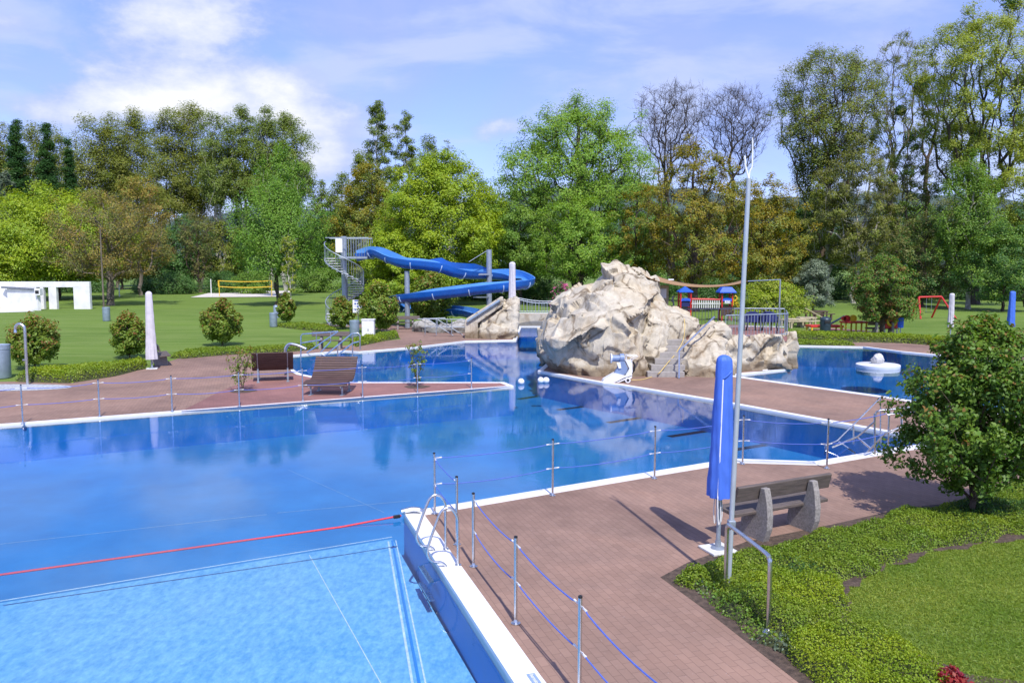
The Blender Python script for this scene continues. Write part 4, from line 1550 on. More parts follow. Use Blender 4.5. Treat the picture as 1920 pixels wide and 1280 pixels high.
# floats
for lab, px, py in (('white float nearest the brick island tip', 977, 715.5), ('white float in the middle, touching its neighbour', 1014, 713), ('white float nearest the big rock', 1024, 713)):
    b = P(px, py, WATER_Z + 0.08)
    r = 0.115
    o = MB().lathe([(0.02, -r * 0.95), (r * 0.55, -r * 0.85), (r * 0.95, -r * 0.4), (r, 0.02), (r * 0.9, r * 0.5), (r * 0.5, r * 0.9), (0.02, r)], b, 16).build('float', M['white'], smooth=True, angle=80)
    tag(o, lab, 'float', 'white floats between the island and the rock')

# ------------------------------------------------------------------ cleaning machine
b = g(1168, 716)
root = thing('pool_cleaner', 'white pool cleaning machine on a trolley with a grey drum at the rock foot', 'pool cleaner', tuple(b))
dm = b.y
def DM(x, y, dd=0.0):
    return D(x, y, dm + dd)
def slab(pts, name, mat, y0=-0.22, th=0.44, bev=0.012, parent=root):
    mb = MB()
    mb.prism([DM(x, y) + V((0, y0, 0)) for x, y in pts], (0, th, 0))
    return mb.build(name, M[mat], parent, bevel=bev)
slab([(1128, 716.5), (1131, 710), (1152, 698), (1172, 703), (1179, 692), (1183, 697), (1184, 702), (1170, 706), (1146, 718)], 'hull', 'machine')
slab([(1146, 719), (1170, 708), (1184, 703.5), (1183, 707), (1168, 712), (1149, 720)], 'underside', 'machine', -0.20, 0.40)
slab([(1172, 702), (1179, 690), (1171, 674), (1184, 676), (1185, 697), (1180, 701)], 'frame', 'machine', -0.16, 0.32)
slab([(1151, 703), (1152, 696), (1157, 690), (1161, 676), (1170, 674), (1177, 690), (1173, 700), (1160, 704)], 'motor_housing', 'machinegrey', -0.12, 0.24, 0.03)
slab([(1155, 678.5), (1162, 678), (1164, 689), (1159, 690)], 'panel', 'machine', -0.17, 0.05)
mb = MB()
mb.cyl(DM(1147, 671.5), DM(1162, 671.5), 0.115, n=18)
dr = mb.build('drum', M['machinegrey'], root, smooth=True)
MB().cyl(DM(1145, 671.5), DM(1147, 671.5), 0.17, n=20).build('drum_flange', M['machine'], dr, smooth=True)
MB().cyl(DM(1162, 671.0), DM(1170, 671.0), 0.155, n=20).build('drum_flange', M['machinegrey'], dr, smooth=True)
for y in (-0.17, 0.17):
    MB().tube([DM(1183, 676) + V((0, y, 0)), DM(1183, 674) + V((0, y, 0)), DM(1195, 667) + V((0, y, 0)), DM(1174, 665.5) + V((0, y, 0)), DM(1173, 672) + V((0, y, 0))], 0.016, 8).build('handle', M['machine'], root, smooth=True)
for y in (-0.26, 0.26):
    c = DM(1175, 713) + V((0, y, 0))
    c.z = 0.105
    w = MB().cyl(c - V((0, 0.04, 0)), c + V((0, 0.04, 0)), 0.095, n=20).build('wheel', M['machine'], root, smooth=True)
    MB().cyl(c - V((0, 0.046, 0)), c + V((0, 0.046, 0)), 0.05, n=16).build('hub', M['black'], w, smooth=True)
MB().tube([DM(1187, 678), DM(1190, 685), DM(1189, 694), DM(1182, 702)], 0.035, 8).build('cable_coil', M['black'], root, smooth=True)
hp = [P(1182, 712, 0.03), P(1205, 711, 0.03), P(1228, 704, 0.035)] + [D(x, y, d) for x, y, d in ((1236, 699, 28.7), (1252, 680, 29.3), (1265, 665, 29.9), (1280, 640, 30.35), (1284, 615, 30.5), (1283, 598, 30.9))]
o = MB().tube(curve_pts(hp, 6), 0.016, 6).build('hose', M['hose'], smooth=True)
tag(o, 'thin yellow hose running from the cleaning machine up the stone steps', 'hose')
# ------------------------------------------------------------------ sprayed rock
def hull(bm, pts):
    vs = [bm.verts.new(p) for p in pts]
    bmesh.ops.convex_hull(bm, input=vs)


def rockify(name, hulls, vox, mat, parent, seed, amp=0.22, cell=0.75, fine=0.05, ledge=1.0):
    me = bpy.data.meshes.new(name)
    bm = bmesh.new()
    for h in hulls:
        b2 = bmesh.new()
        vs = [b2.verts.new(p) for p in h]
        res = bmesh.ops.convex_hull(b2, input=vs)
        bad = [e for e in res['geom_interior'] if isinstance(e, bmesh.types.BMVert)]
        bmesh.ops.delete(b2, geom=list(set(bad)), context='VERTS')
        tmp = bpy.data.meshes.new('tmp')
        b2.to_mesh(tmp)
        b2.free()
        bm.from_mesh(tmp)
        bpy.data.meshes.remove(tmp)
    bm.to_mesh(me)
    bm.free()
    o = bpy.data.objects.new(name, me)
    COL.objects.link(o)
    md = o.modifiers.new('remesh', 'REMESH')
    md.mode = 'VOXEL'
    md.voxel_size = vox
    dg = bpy.context.evaluated_depsgraph_get()
    m2 = bpy.data.meshes.new_from_object(o.evaluated_get(dg))
    bpy.data.objects.remove(o)
    m2.name = name
    n = len(m2.vertices)
    co = np.empty(n * 3, np.float32)
    m2.vertices.foreach_get('co', co)
    co = co.reshape(-1, 3).astype(float)
    # soften hull normals by neighbour averaging
    ne = len(m2.edges)
    ed = np.empty(ne * 2, np.int32)
    m2.edges.foreach_get('vertices', ed)
    ed = ed.reshape(-1, 2)
    deg = np.bincount(ed.reshape(-1), minlength=n).astype(float)[:, None]

    def blur(a, k):
        for _ in range(k):
            s = np.zeros_like(a)
            np.add.at(s, ed[:, 0], a[ed[:, 1]])
            np.add.at(s, ed[:, 1], a[ed[:, 0]])
            a = 0.5 * a + 0.5 * s / np.maximum(deg, 1)
        return a

    nr = np.empty(n * 3, np.float32)
    m2.vertices.foreach_get('normal', nr)
    nr = unit(blur(nr.reshape(-1, 3).astype(float), 8))
    co = blur(co, 2)
    rng = np.random.default_rng(seed)
    # broken plates: every cell of the surface is flattened onto its own tilted plane
    work = co.copy()
    for lev, (cs, tilt, off_a, lim) in enumerate(((cell, 0.24, amp * 0.30, amp * 1.0), (cell * 0.40, 0.17, amp * 0.10, amp * 0.32))):
        warp = np.stack([vnoise(work, 0.8 / cs, seed + 3 * k + 50 * lev) for k in range(3)], 1) * cs * 0.38
        q = work + warp
        order = rng.permutation(n)[:4000]
        seeds = []
        for i in order:
            p = q[i]
            if all(np.sum((p - q[j]) ** 2) > (cs * 0.72) ** 2 for j in seeds):
                seeds.append(i)
        c = q[seeds]
        m = len(seeds)
        ax = unit(rng.normal(size=(m, 3)))
        idx = np.zeros(n, int)
        best = np.full(n, 1e9)
        wts = rng.uniform(0.8, 1.25, m)
        for k in range(m):
            d = q - c[k]
            al = d @ ax[k]
            dist = np.sqrt(np.maximum((d * d).sum(1) - 0.55 * al * al, 0)) * wts[k]
            u = dist < best
            best[u] = dist[u]
            idx[u] = k
        cn = np.zeros((m, 3))
        cc = np.zeros((m, 3))
        np.add.at(cn, idx, nr)
        np.add.at(cc, idx, work)
        ct = np.bincount(idx, minlength=m)[:, None] + 1e-9
        cn, cc = unit(cn), cc / ct
        pn = unit(cn + tilt * rng.normal(size=(m, 3)) + np.array([-0.10, -0.05, 0.16 if lev == 0 else 0.0]))
        off = rng.uniform(-1, 1, m) * off_a
        den = np.einsum('ij,ij->i', nr, pn[idx])
        den = np.where(np.abs(den) < 0.45, 0.45, den)
        t = (np.einsum('ij,ij->i', cc[idx] - work, pn[idx]) + off[idx]) / den
        t = np.clip(t, -lim, lim)
        work = work + nr * t[:, None]
    tot = fine * (vnoise(co, 1.7, seed) + 0.5 * vnoise(co, 4.0, seed + 9) + 0.22 * vnoise(co, 9.0, seed + 19))
    # diagonal bedding: overhanging ledges in patches
    wv = vnoise(co, 0.45, seed + 70)
    for per, sl, am2, th in ((0.95, -0.55, 0.17, 0.0), (0.62, 0.75, 0.11, 0.08)):
        sv = (co[:, 2] * 0.8 + co[:, 0] * sl + co[:, 1] * 0.3) / per + 1.3 * wv + 0.35 * vnoise(co, 1.6, seed + 77)
        fr = sv - np.floor(sv)
        mask = np.clip((vnoise(co, 0.7, seed + 91 + per * 10) - th) * 3.5, 0, 1)
        tot += am2 * ledge * mask * (np.where(fr < 0.86, fr / 0.86, (1 - fr) / 0.14) - 0.4)
    co2 = work + nr * tot[:, None]
    co2 = 0.45 * co2 + 0.55 * blur(co2, 1)
    co2[:, 2] = np.where(co[:, 2] < 0.05, co[:, 2], co2[:, 2])
    m2.vertices.foreach_set('co', co2.astype(np.float32).reshape(-1))
    m2.materials.clear()
    m2.materials.append(mat)
    m2.polygons.foreach_set('use_smooth', [True] * len(m2.polygons))
    m2.set_sharp_from_angle(angle=R(38))
    m2.update()
    o = bpy.data.objects.new(name, m2)
    COL.objects.link(o)
    if parent is not None:
        o.parent = parent
        me_off = wloc(parent)
        for v in m2.vertices:
            v.co -= me_off
    return o


def hp_(front, back=None, thick=2.0):
    pts = [D(x, y, d) for x, y, d in front]
    for p in pts:
        p.z = max(p.z, -0.4)
    if back:
        pts += [D(x, y, d) for x, y, d in back]
    else:
        pts += [p + Vector((p.x / p.y * thick, thick, -0.1)) for p in pts]
    return pts


H1 = hp_([(1040, 694, 31.3), (1095, 708, 29.9), (1130, 720, 28.5), (1206, 712, 28.9), (1060, 580, 31.0), (1084, 552, 31.4), (1116, 532, 31.4), (1150, 512, 31.2), (1205, 530, 31.0), (1222, 560, 30.4), (1224, 610, 30.0), (1130, 640, 28.7), (1180, 600, 29.3), (1100, 600, 29.6)], thick=3.6)
H2 = hp_([(1022, 694, 32.0), (1026, 640, 31.0), (1038, 608, 31.9), (1050, 574, 32.4), (1084, 545, 32.6), (1100, 700, 30.2), (1060, 640, 30.0)], thick=3.8)
H3 = hp_([(1215, 570, 30.9), (1240, 572, 31.0), (1258, 578, 31.2), (1276, 592, 31.5), (1300, 596, 31.9), (1300, 640, 31.9), (1268, 668, 31.6), (1216, 700, 29.8), (1200, 640, 29.6)], thick=2.0)
H3b = hp_([(1190, 560, 31.2), (1235, 574, 31.3), (1250, 600, 31.6), (1230, 690, 30.6), (1190, 690, 30.2)], thick=2.5)
H4 = hp_([(1108, 528, 32.2), (1122, 514, 32.2), (1145, 503, 32.0), (1165, 496, 32.2), (1186, 499, 32.2), (1203, 503, 32.4), (1211, 520, 32.0), (1204, 548, 31.2), (1120, 545, 31.2)], thick=1.2)
H5 = hp_([(1062, 600, 28.9), (1084, 562, 29.6), (1098, 636, 28.4), (1046, 640, 29.4), (1064, 685, 30.9), (1112, 700, 29.6), (1036, 634, 30.4), (1120, 600, 29.0)], thick=2.0)
root = thing('artificial_rock', 'tall pale climbing rock standing over the pool edge in the centre', 'rock', tuple(g(1130, 705)))
rockify('rock_shoulder', [H3, H3b], 0.048, M['rock'], root, 27, amp=0.24, cell=1.4, fine=0.035, ledge=0.6)
rockify('rock_face', [H1, H2, H4, H5], 0.048, M['rock'], root, 21, amp=0.50, cell=2.3, fine=0.035)
F1 = hp_([(1277, 716, 28.75), (1273, 668, 29.3), (1296, 642, 29.7), (1334, 601, 30.4), (1355, 598, 30.7), (1356, 640, 30.3), (1348, 712, 29.0), (1320, 715, 28.7)], thick=0.95)
root = thing('rock_fin', 'pointed pale rock slab flanking the stone steps on their right', 'rock', tuple(g(1310, 706)))
rockify('rock_face', [F1], 0.045, M['rock'], root, 33, amp=0.24, cell=1.6, fine=0.03)
W1 = hp_([(1340, 709, 29.1), (1350, 650, 30.3), (1395, 641, 30.9), (1400, 703, 29.9), (1375, 708, 29.4)], thick=1.2)
W2 = hp_([(1385, 706, 29.9), (1390, 644, 30.9), (1440, 638, 31.3), (1478, 634, 31.8), (1488, 645, 31.8), (1483, 693, 31.3), (1440, 700, 30.7)], thick=1.2)
root = thing('rock_wall', 'low pale rock wall below the railed terrace at the right pool', 'rock', tuple(g(1420, 697)))
rockify('rock_face', [W1, W2], 0.048, M['rock'], root, 44, amp=0.26, cell=1.7, fine=0.03)
S1 = hp_([(893, 640, 44.3), (895, 602, 44.7), (946, 567, 45.0), (968, 552, 45.3), (968, 640, 44.4), (930, 642, 44.0)], thick=1.8)
root = thing('rock_ramp', 'pale rock ramp with a sloping cheek wall at the left end of the bridge', 'rock', tuple(g(920, 636)))
rockify('rock_face', [S1], 0.06, M['rock'], root, 55, amp=0.15, cell=1.5, fine=0.025, ledge=0.35)
mb = MB()
mb.prism([D(871, 638, 44.6), D(871.5, 600, 44.6), D(938, 557.5, 44.6), D(943, 557, 44.6), D(944, 572, 44.6), D(896, 606, 44.6), D(896, 638, 44.6)], (0, 1.2, 0))
mb.build('cheek_wall', M['rock'], root, bevel=0.05)
MB().tube([D(876, 603, 44.5), D(937, 563, 44.5)], 0.07, 8).build('handrail', M['bin'], root, smooth=True)

# steps
sr = thing('stone_steps', 'flight of grey steps between the big rock and the rock slab', 'steps', tuple(g(1250, 706)))
n_ = 6
for i in range(n_):
    f = i / n_
    dep = 28.8 + 1.75 * i / (n_ - 1)
    xl, xr = 1222 + 40 * f, 1276 + 6 * f
    z1 = 1.2 * (i + 1) / n_
    a, c = D(xl, 700, dep), D(xr, 700, dep)
    mb = MB()
    mb.box(((a.x + c.x) / 2, dep + 0.45, z1 - 0.1 - (0.0 if i else 0)), (c.x - a.x + 0.3, 0.9, 0.2))
    mb.build('step', M['step'], sr, bevel=0.012)
tubes('handrail', 'steel handrail sloping up along the stone steps', 'handrail', [[D(1273, 709, 28.5), D(1273, 658, 28.9), D(1339, 594, 30.3)]], 0.035, base=g(1273, 709))

# terrace and its railings
tr = thing('terrace', 'raised brick terrace above the low rock wall', 'terrace', (8.0, 34.0, 0))
ring_ = [D(1265, 628, 31.6), D(1300, 634, 31.4), D(1360, 637, 31.0), D(1476, 632, 32.2), D(1470, 618, 36.5), D(1400, 610, 38.6), D(1300, 605, 38.8), D(1215, 606, 38.0), D(1190, 615, 34.0)]
pts = [V((p.x, p.y, 1.0)) for p in ring_]
mb = MB()
mb.prism(pts, (0, 0, 0.2))
mb.build('slab', M['redpave'], tr)
mb = MB()
mb.prism([V((p.x + (8 - p.x) * 0.03, p.y + (34.5 - p.y) * 0.03, -0.02)) for p in pts], (0, 0, 1.01))
mb.build('plinth', M['stone'], tr)


def railing(name, label, path, z, h, step=0.14, r=0.011, sagf=None, mat='galv', posts=True, lowz=0.10):
    path = [V((p.x, p.y, 0)) for p in path]
    seg = [(path[i + 1] - path[i]).length for i in range(len(path) - 1)]
    tot = sum(seg)
    def at(s):
        for i, l in enumerate(seg):
            if s <= l + 1e-6:
                return path[i].lerp(path[i + 1], s / l)
            s -= l
        return path[-1]
    def zs(f):
        return sagf(f) if sagf else 0.0
    root = thing(name, label, 'railing', (path[0].x, path[0].y, z))
    m = 40
    zz = V((0, 0, 1))
    MB().tube([at(tot * k / m) + zz * (z + h + zs(k / m)) for k in range(m + 1)], 0.024, 8).build('top_rail', M[mat], root, smooth=True)
    MB().tube([at(tot * k / m) + zz * (z + lowz) for k in range(m + 1)], 0.018, 6).build('bottom_rail', M[mat], root, smooth=True)
    k = int(tot / step)
    k = min(k, 96)
    for i in range(k + 1):
        p = at(tot * i / k)
        big = i % 14 == 0
        MB().cyl(p + zz * (z + (0 if big else lowz)), p + zz * (z + h + zs(i / k)), r * (1.8 if big else 1), n=6).build('post' if big else 'baluster', M[mat], root, smooth=True)
    return root


railing('railing', 'steel railing along the front of the terrace above the low rock wall', [ring_[2], ring_[3], ring_[3].lerp(ring_[4], 0.55)], 1.2, 0.92, 0.15)
railing('railing', 'steel railing along the back of the terrace in front of the play towers', [D(1262, 606, 35.2), D(1330, 606, 35.8), D(1400, 608, 36.3), D(1470, 614, 36.0)], 1.2, 0.92, 0.16)

# footbridge
br = thing('footbridge', 'pale arched footbridge joining the rock ramp and the big rock', 'bridge', (1.6, 46.5, 0))
p0, p1 = D(955, 590, 45.6), D(1075, 590, 45.6)
zt = 1.27
n_ = 16
top, bot = [], []
for k in range(n_ + 1):
    f = k / n_
    x = p0.x + (p1.x - p0.x) * f
    zb_ = 0.62 + 0.30 * math.sin(math.pi * min(1, max(0, (f - 0.05) / 0.75))) ** 0.7
    top.append(V((x, 45.6, zt)))
    bot.append(V((x, 45.6, zb_)))
mb = MB()
mb.prism(top + list(reversed(bot)), (0, 1.9, 0))
mb.build('deck', M['rock'], br)
railing('railing', 'near sagging railing of the footbridge', [V((p0.x + 0.15, 45.7, 0)), V((p1.x - 0.1, 45.7, 0))], zt, 1.0, 0.17, 0.013, mat='galv', sagf=lambda f: -0.34 * math.sin(math.pi * f) ** 0.9)
railing('railing', 'far railing of the footbridge behind the near one', [V((p0.x + 0.15, 47.3, 0)), V((p1.x + 0.4, 47.3, 0))], zt, 1.0, 0.22, 0.013, mat='galv', sagf=lambda f: -0.30 * math.sin(math.pi * f) ** 0.9)
# dark abutment behind the bridge
mb = MB()
a, c = g(975, 611), g(1062, 611)
mb.box(((a.x + c.x) / 2, a.y - 0.12, -0.2), (c.x - a.x + 0.6, 0.5, 1.7))
tag(mb.build('retaining_wall', M['stone'], bevel=0.03), 'low grey retaining wall behind the footbridge at the channel end', 'wall')

# boulders by the slide landing
for i, (lab, px, py, d, w, h) in enumerate((('grey boulder behind the white railings, left one', 797, 613, 49.5, 0.9, 0.75), ('flat grey boulder behind the white railings, middle one', 826, 615, 49.0, 1.1, 0.5), ('grey boulder behind the white railings next to the rock ramp', 858, 614, 48.6, 0.8, 0.8))):
    c = D(px, py, d); c.z = 0
    rg = np.random.default_rng(60 + i)
    pts = [c + V((w * math.cos(a_) * rg.uniform(0.8, 1.1), 0.7 * w * math.sin(a_) * rg.uniform(0.8, 1.1), zz_)) for a_ in np.linspace(0, 6.28, 9) for zz_ in (-0.1, h * 0.5)] + [c + V((0.3 * w * rg.normal(), 0.2 * w * rg.normal(), h)) for _ in range(5)]
    o = rockify('boulder', [pts], 0.07, M['stone'], None, 70 + i, amp=0.1, cell=0.5, fine=0.02, ledge=0.2)
    tag(o, lab, 'boulder', 'boulders behind the slide landing railings')

# fountain island
b = g(1646, 687)
root = thing('fountain', 'round white fountain island with a white stone in the right pool', 'fountain', (b.x, b.y, 0))
MB().lathe([(0.80, -0.3), (0.82, -0.02), (0.83, 0.02), (0.83, 0.085), (0.79, 0.11), (0.2, 0.125)], V((b.x, b.y, 0)), 40).build('basin_rim', M['machine'], root, smooth=True)
pts = []
rg = np.random.default_rng(81)
for zz_, rr in ((0.10, 0.20), (0.22, 0.25), (0.36, 0.24), (0.48, 0.17), (0.56, 0.07)):
    for a_ in np.linspace(0, 6.28, 10)[:-1]:
        pts.append(V((b.x - 0.05 + zz_ * 0.12 + rr * math.cos(a_), b.y + rr * math.sin(a_), zz_)))
rockify('stone', [pts], 0.03, M['white_stone'], root, 82, amp=0.02, cell=0.3, fine=0.008, ledge=0.0)
# ------------------------------------------------------------------ sail awning
root = thing('sail_awning', 'tan sail awning stretched from the big rock to a thin pole', 'awning', tuple(D(1463, 600, 34.0).xy) + (1.2,))
c00, c10 = D(1208, 517, 32.6), D(1402, 527, 33.6)
c01, c11 = D(1230, 516, 38.0), D(1395, 523, 38.0)
nx, ny = 24, 10
vs = []
for i in range(nx + 1):
    u = i / nx
    for j in range(ny + 1):
        v = j / ny
        p = c00.lerp(c10, u).lerp(c01.lerp(c11, u), v)
        inw = 0.45 * 4 * u * (1 - u) * (1 - 2 * v)
        p.y += inw
        p.z -= 0.36 * (4 * u * (1 - u)) ** 0.8 + 0.05 * 4 * v * (1 - v)
        vs.append(p)
fs = [(i * (ny + 1) + j, (i + 1) * (ny + 1) + j, (i + 1) * (ny + 1) + j + 1, i * (ny + 1) + j + 1) for i in range(nx) for j in range(ny)]
sl = MB().add(vs, fs).build('sail', M['sail'], root, smooth=True, angle=180)
so = sl.modifiers.new('thickness', 'SOLIDIFY'); so.thickness = 0.012
pt = D(1463, 524, 34.0)
MB().cyl((pt.x, pt.y, 1.2), pt, 0.035, n=10).build('pole', M['steel'], root, smooth=True)
MB().tube([c10, pt], 0.018, 6).build('cable', M['steel'], root, smooth=True)
MB().box(D(1258, 524, 33.0), (0.22, 0.1, 0.05)).build('clamp', M['white'], root)

root = thing('info_panel', 'pale panel with a framed notice standing behind the big rock', 'panel', tuple(D(1243, 600, 34.0).xy) + (1.2,))
p = D(1242, 557, 34.2)
MB().box((p.x, 34.2, 1.2 + (D(1242, 535, 34.2).z - 1.2) / 2), (0.50, 0.12, D(1242, 535, 34.2).z - 1.2)).build('board', M['log'], root, bevel=0.01)
MB().box((p.x, 34.12, D(1222, 550, 34.2).z), (0.30, 0.02, 0.4)).build('notice', M['sign'], root)
q = [D(1263, 604, 35.6), D(1263, 568, 35.6), D(1261, 561, 35.6)]
tubes('shower', 'thin grey tap post with a bent head at the corner of the terrace', 'tap post', [q, [D(1263, 568, 35.6), D(1260, 564, 35.6), D(1258, 564, 35.6)], [D(1261, 561, 35.6), D(1262, 556, 35.6), D(1266, 556, 35.6)]], 0.035, 'galv', base=V((q[0].x, q[0].y, 1.2)), part='tube')
for lab, px in (('left one of two navy folded tables behind the terrace railing', 1410), ('right one of two navy folded tables behind the terrace railing', 1440)):
    b = D(px, 620, 35.0); b.z = 1.2
    root = thing('folded_table', lab, 'table', tuple(b), 'navy folded tables on the terrace')
    out = [V((b.x + 0.42 * math.cos(a_), b.y, b.z + 0.56 + 0.30 * math.sin(a_))) for a_ in np.linspace(0, math.pi, 14)]
    out += [V((b.x - 0.40, b.y, b.z + 0.38)), V((b.x + 0.40, b.y, b.z + 0.38))]
    mb = MB(); mb.prism(out, (0, 0.05, 0)); mb.build('tabletop', M['navy'], root, bevel=0.01)
    for s in (-1, 1):
        MB().tube([b + V((s * 0.32, 0, 0.45)), b + V((s * 0.38, -0.1, 0))], 0.03, 6).build('leg', M['black'], root, smooth=True)
        MB().tube([b + V((s * 0.15, 0.05, 0.45)), b + V((s * 0.2, 0.2, 0))], 0.03, 6).build('leg', M['black'], root, smooth=True)

# ------------------------------------------------------------------ playground
dP = 60.0
root = thing('play_structure', 'red and blue play structure with two roofed towers, a picket bridge and a yellow slide', 'play structure', tuple(D(1320, 600, dP).xy) + (0,))
for cx, hw, top_, eave, stem_t in ((1283, 13, 536.5, 546, 548), (1360, 15.5, 538, 547, 549)):
    c = D(cx, 600, dP)
    ze, zt = D(cx, eave, dP).z, D(cx, top_, dP).z
    w = hw * dP / FPX
    mb = MB()
    if cx < 1300:
        lo = [V((c.x + sx * w, dP + sy * w, ze)) for sx, sy in ((-1, -1), (1, -1), (1, 1), (-1, 1))]
        mb.add(lo + [V((c.x, dP, zt))] + [p - V((0, 0, 0.07)) for p in lo], [(0, 1, 4), (1, 2, 4), (2, 3, 4), (3, 0, 4), (0, 5, 6, 1), (1, 6, 7, 2), (2, 7, 8, 3), (3, 8, 5, 0), (5, 8, 7, 6)])
    else:
        lo = [V((c.x + sx * w, dP + sy * w, ze)) for sx, sy in ((-1, -1), (1, -1), (1, 1), (-1, 1))]
        hi = [V((c.x + sx * w * 0.55, dP + sy * w * 0.55, zt)) for sx, sy in ((-1, -1), (1, -1), (1, 1), (-1, 1))]
        mb.add(lo + hi + [p - V((0, 0, 0.07)) for p in lo], [(0, 1, 5, 4), (1, 2, 6, 5), (2, 3, 7, 6), (3, 0, 4, 7), (4, 5, 6, 7), (0, 8, 9, 1), (1, 9, 10, 2), (2, 10, 11, 3), (3, 11, 8, 0), (8, 11, 10, 9)])
    mb.build('roof', M['blue'], root)
    for sx in (-1, 1):
        for sy in (-1, 1):
            MB().cyl((c.x + sx * 0.38, dP + sy * 0.38, 0), (c.x + sx * 0.38, dP + sy * 0.38, ze), 0.062, n=10).build('post', M['red'], root, smooth=True)
    zf = D(cx, 577 if cx < 1300 else 575, dP).z
    MB().box((c.x, dP, zf), (0.86, 0.86, 0.07)).build('floor', M['black'], root)
    za = D(cx, 560, dP).z
    arch = [V((c.x + 0.40 * math.cos(a_), dP - 0.42, za - 0.06 + 0.13 * math.sin(a_))) for a_ in np.linspace(0, math.pi, 10)]
    arch += [V((c.x - 0.40, dP - 0.42, za - 0.22)), V((c.x - 0.2, dP - 0.42, za - 0.14)), V((c.x + 0.2, dP - 0.42, za - 0.14)), V((c.x + 0.40, dP - 0.42, za - 0.22))]
    mb = MB(); mb.prism(arch, (0, 0.05, 0)); mb.build('arch_panel', M['blue'], root)
    if cx < 1300:
        MB().box((c.x, dP - 0.30, D(cx, 569, dP).z), (0.64, 0.05, 0.42)).build('panel', M['navy'], root)
        for i, yy in enumerate((590, 598)):
            MB().bar((c.x - 0.36, dP - 0.45, D(cx, yy, dP).z), (c.x + 0.36, dP - 0.45, D(cx, yy, dP).z), 0.05, 0.05).build('rung', M['red'], root)
    else:
        MB().box((c.x, dP + 0.05, D(cx, 556, dP).z), (0.40, 0.04, 0.25)).build('green_sign', M['green'], root)
        s = MB().box((c.x, dP - 0.46, D(cx, 565.5, dP).z), (0.42, 0.03, 0.22)).build('name_board', M['white'], root)
        text('lettering', 'LEOS', 0.20, M['signblue'], s, (c.x, dP - 0.48, D(cx, 565.5, dP).z), (math.pi / 2, 0, 0), 0.002)
        MB().box((c.x + 0.05, dP - 0.44, D(cx, 583, dP).z), (0.92, 0.05, 0.62)).build('climbing_panel', M['wood'], root)
        # yellow slide
        xs = c.x + 0.5
        zz0 = D(cx, 567, dP).z
        path = curve_pts([V((xs, dP, zz0)), V((xs + 0.2, dP, zz0 - 0.05)), V((xs + 0.75, dP, zz0 - 0.75)), V((xs + 1.25, dP, zz0 - 1.25)), V((xs + 1.7, dP, 0.2))], 5)
        mb = MB()
        for q in (-0.24, 0.24):
            for a_, b_ in zip(path[:-1], path[1:]):
                mb.bar(a_ + V((0, q, 0.08)), b_ + V((0, q, 0.08)), 0.04, 0.22)
        for a_, b_ in zip(path[:-1], path[1:]):
            mb.bar(a_, b_, 0.46, 0.04)
        mb.build('slide', M['yellow'], root)
        MB().tube(curve_pts([V((xs, dP - 0.3, zz0 - 0.2)), V((xs - 0.05, dP - 0.3, zz0 + 0.35)), V((xs + 0.15, dP - 0.3, zz0 + 0.5)), V((xs + 0.25, dP - 0.3, zz0 + 0.3)), V((xs + 0.08, dP - 0.3, zz0 + 0.1))], 5), 0.05, 8).build('slide_arch', M['yellow'], root, smooth=True)
a, c = D(1295, 570, dP), D(1348, 570, dP)
za, zb_ = D(1320, 560.5, dP).z, D(1320, 577, dP).z
for y in (-0.36, 0.36):
    MB().tube([V((a.x, dP + y, za)), V((c.x, dP + y, za - 0.03))], 0.055, 8).build('bridge_rail', M['red'], root, smooth=True)
    for i in range(13):
        x = a.x + (c.x - a.x) * (i + 0.5) / 13
        MB().box((x, dP + y, (za + zb_) / 2), (0.07, 0.03, za - zb_)).build('picket', M['plate'], root)
    MB().bar((a.x, dP + y - 0.03, D(1320, 569, dP).z), (c.x, dP + y - 0.03, D(1320, 569, dP).z), 0.03, 0.05).build('cross_bar', M['plate'], root)
MB().box(((a.x + c.x) / 2, dP, zb_ - 0.05), (c.x - a.x, 0.7, 0.06)).build('bridge_deck', M['black'], root)

# play table and low table, seesaw
def leggy(name, label, cat, x0, x1, ytop, ybase, topm, legm, nleg=4, th=0.10, dep=0.8, group=None):
    a, c = g(x0, ybase), g(x1, ybase)
    d = (a.y + c.y) / 2
    zt = D(x0, ytop, d).z
    cx = (a.x + c.x) / 2
    root = thing(name, label, cat, (cx, d, 0), group)
    MB().box((cx, d + dep / 2, zt), (c.x - a.x, dep, th)).build('tabletop', M[topm], root, bevel=0.015)
    w = (c.x - a.x) / 2 - 0.1
    for sx in np.linspace(-1, 1, nleg // 2):
        for y in (0.06, dep - 0.06):
            MB().box((cx + sx * w, d + y, zt / 2 - th / 4), (0.08, 0.08, zt - th / 2)).build('leg', M[legm], root)
    return root, cx, d, zt


r_, cx, d, zt = leggy('play_table', 'tall red play table on yellow legs carrying coloured discs', 'play table', 1583, 1628, 604.5, 626, 'red', 'yellow', 6)
for i, (ox, m, rr) in enumerate(((-0.35, 'red', 0.2), (0.02, 'yellow', 0.22), (-0.55, 'red', 0.13))):
    MB().cyl((cx + ox - 0.1, d + 0.3, zt + 0.22), (cx + ox - 0.1, d + 0.42, zt + 0.22), rr, n=20).build('disc', M[m], r_, smooth=True)
r_, cx, d, zt = leggy('sand_table', 'low red edged sand table left of the tall play table', 'play table', 1520, 1582, 612, 621, 'red', 'yellow', 4, 0.12, 1.0)
MB().bar((cx + 0.2, d + 0.4, zt + 0.05), (cx + 1.3, d + 0.6, zt + 0.62), 0.2, 0.06).build('chute', M['darkbin'], r_)
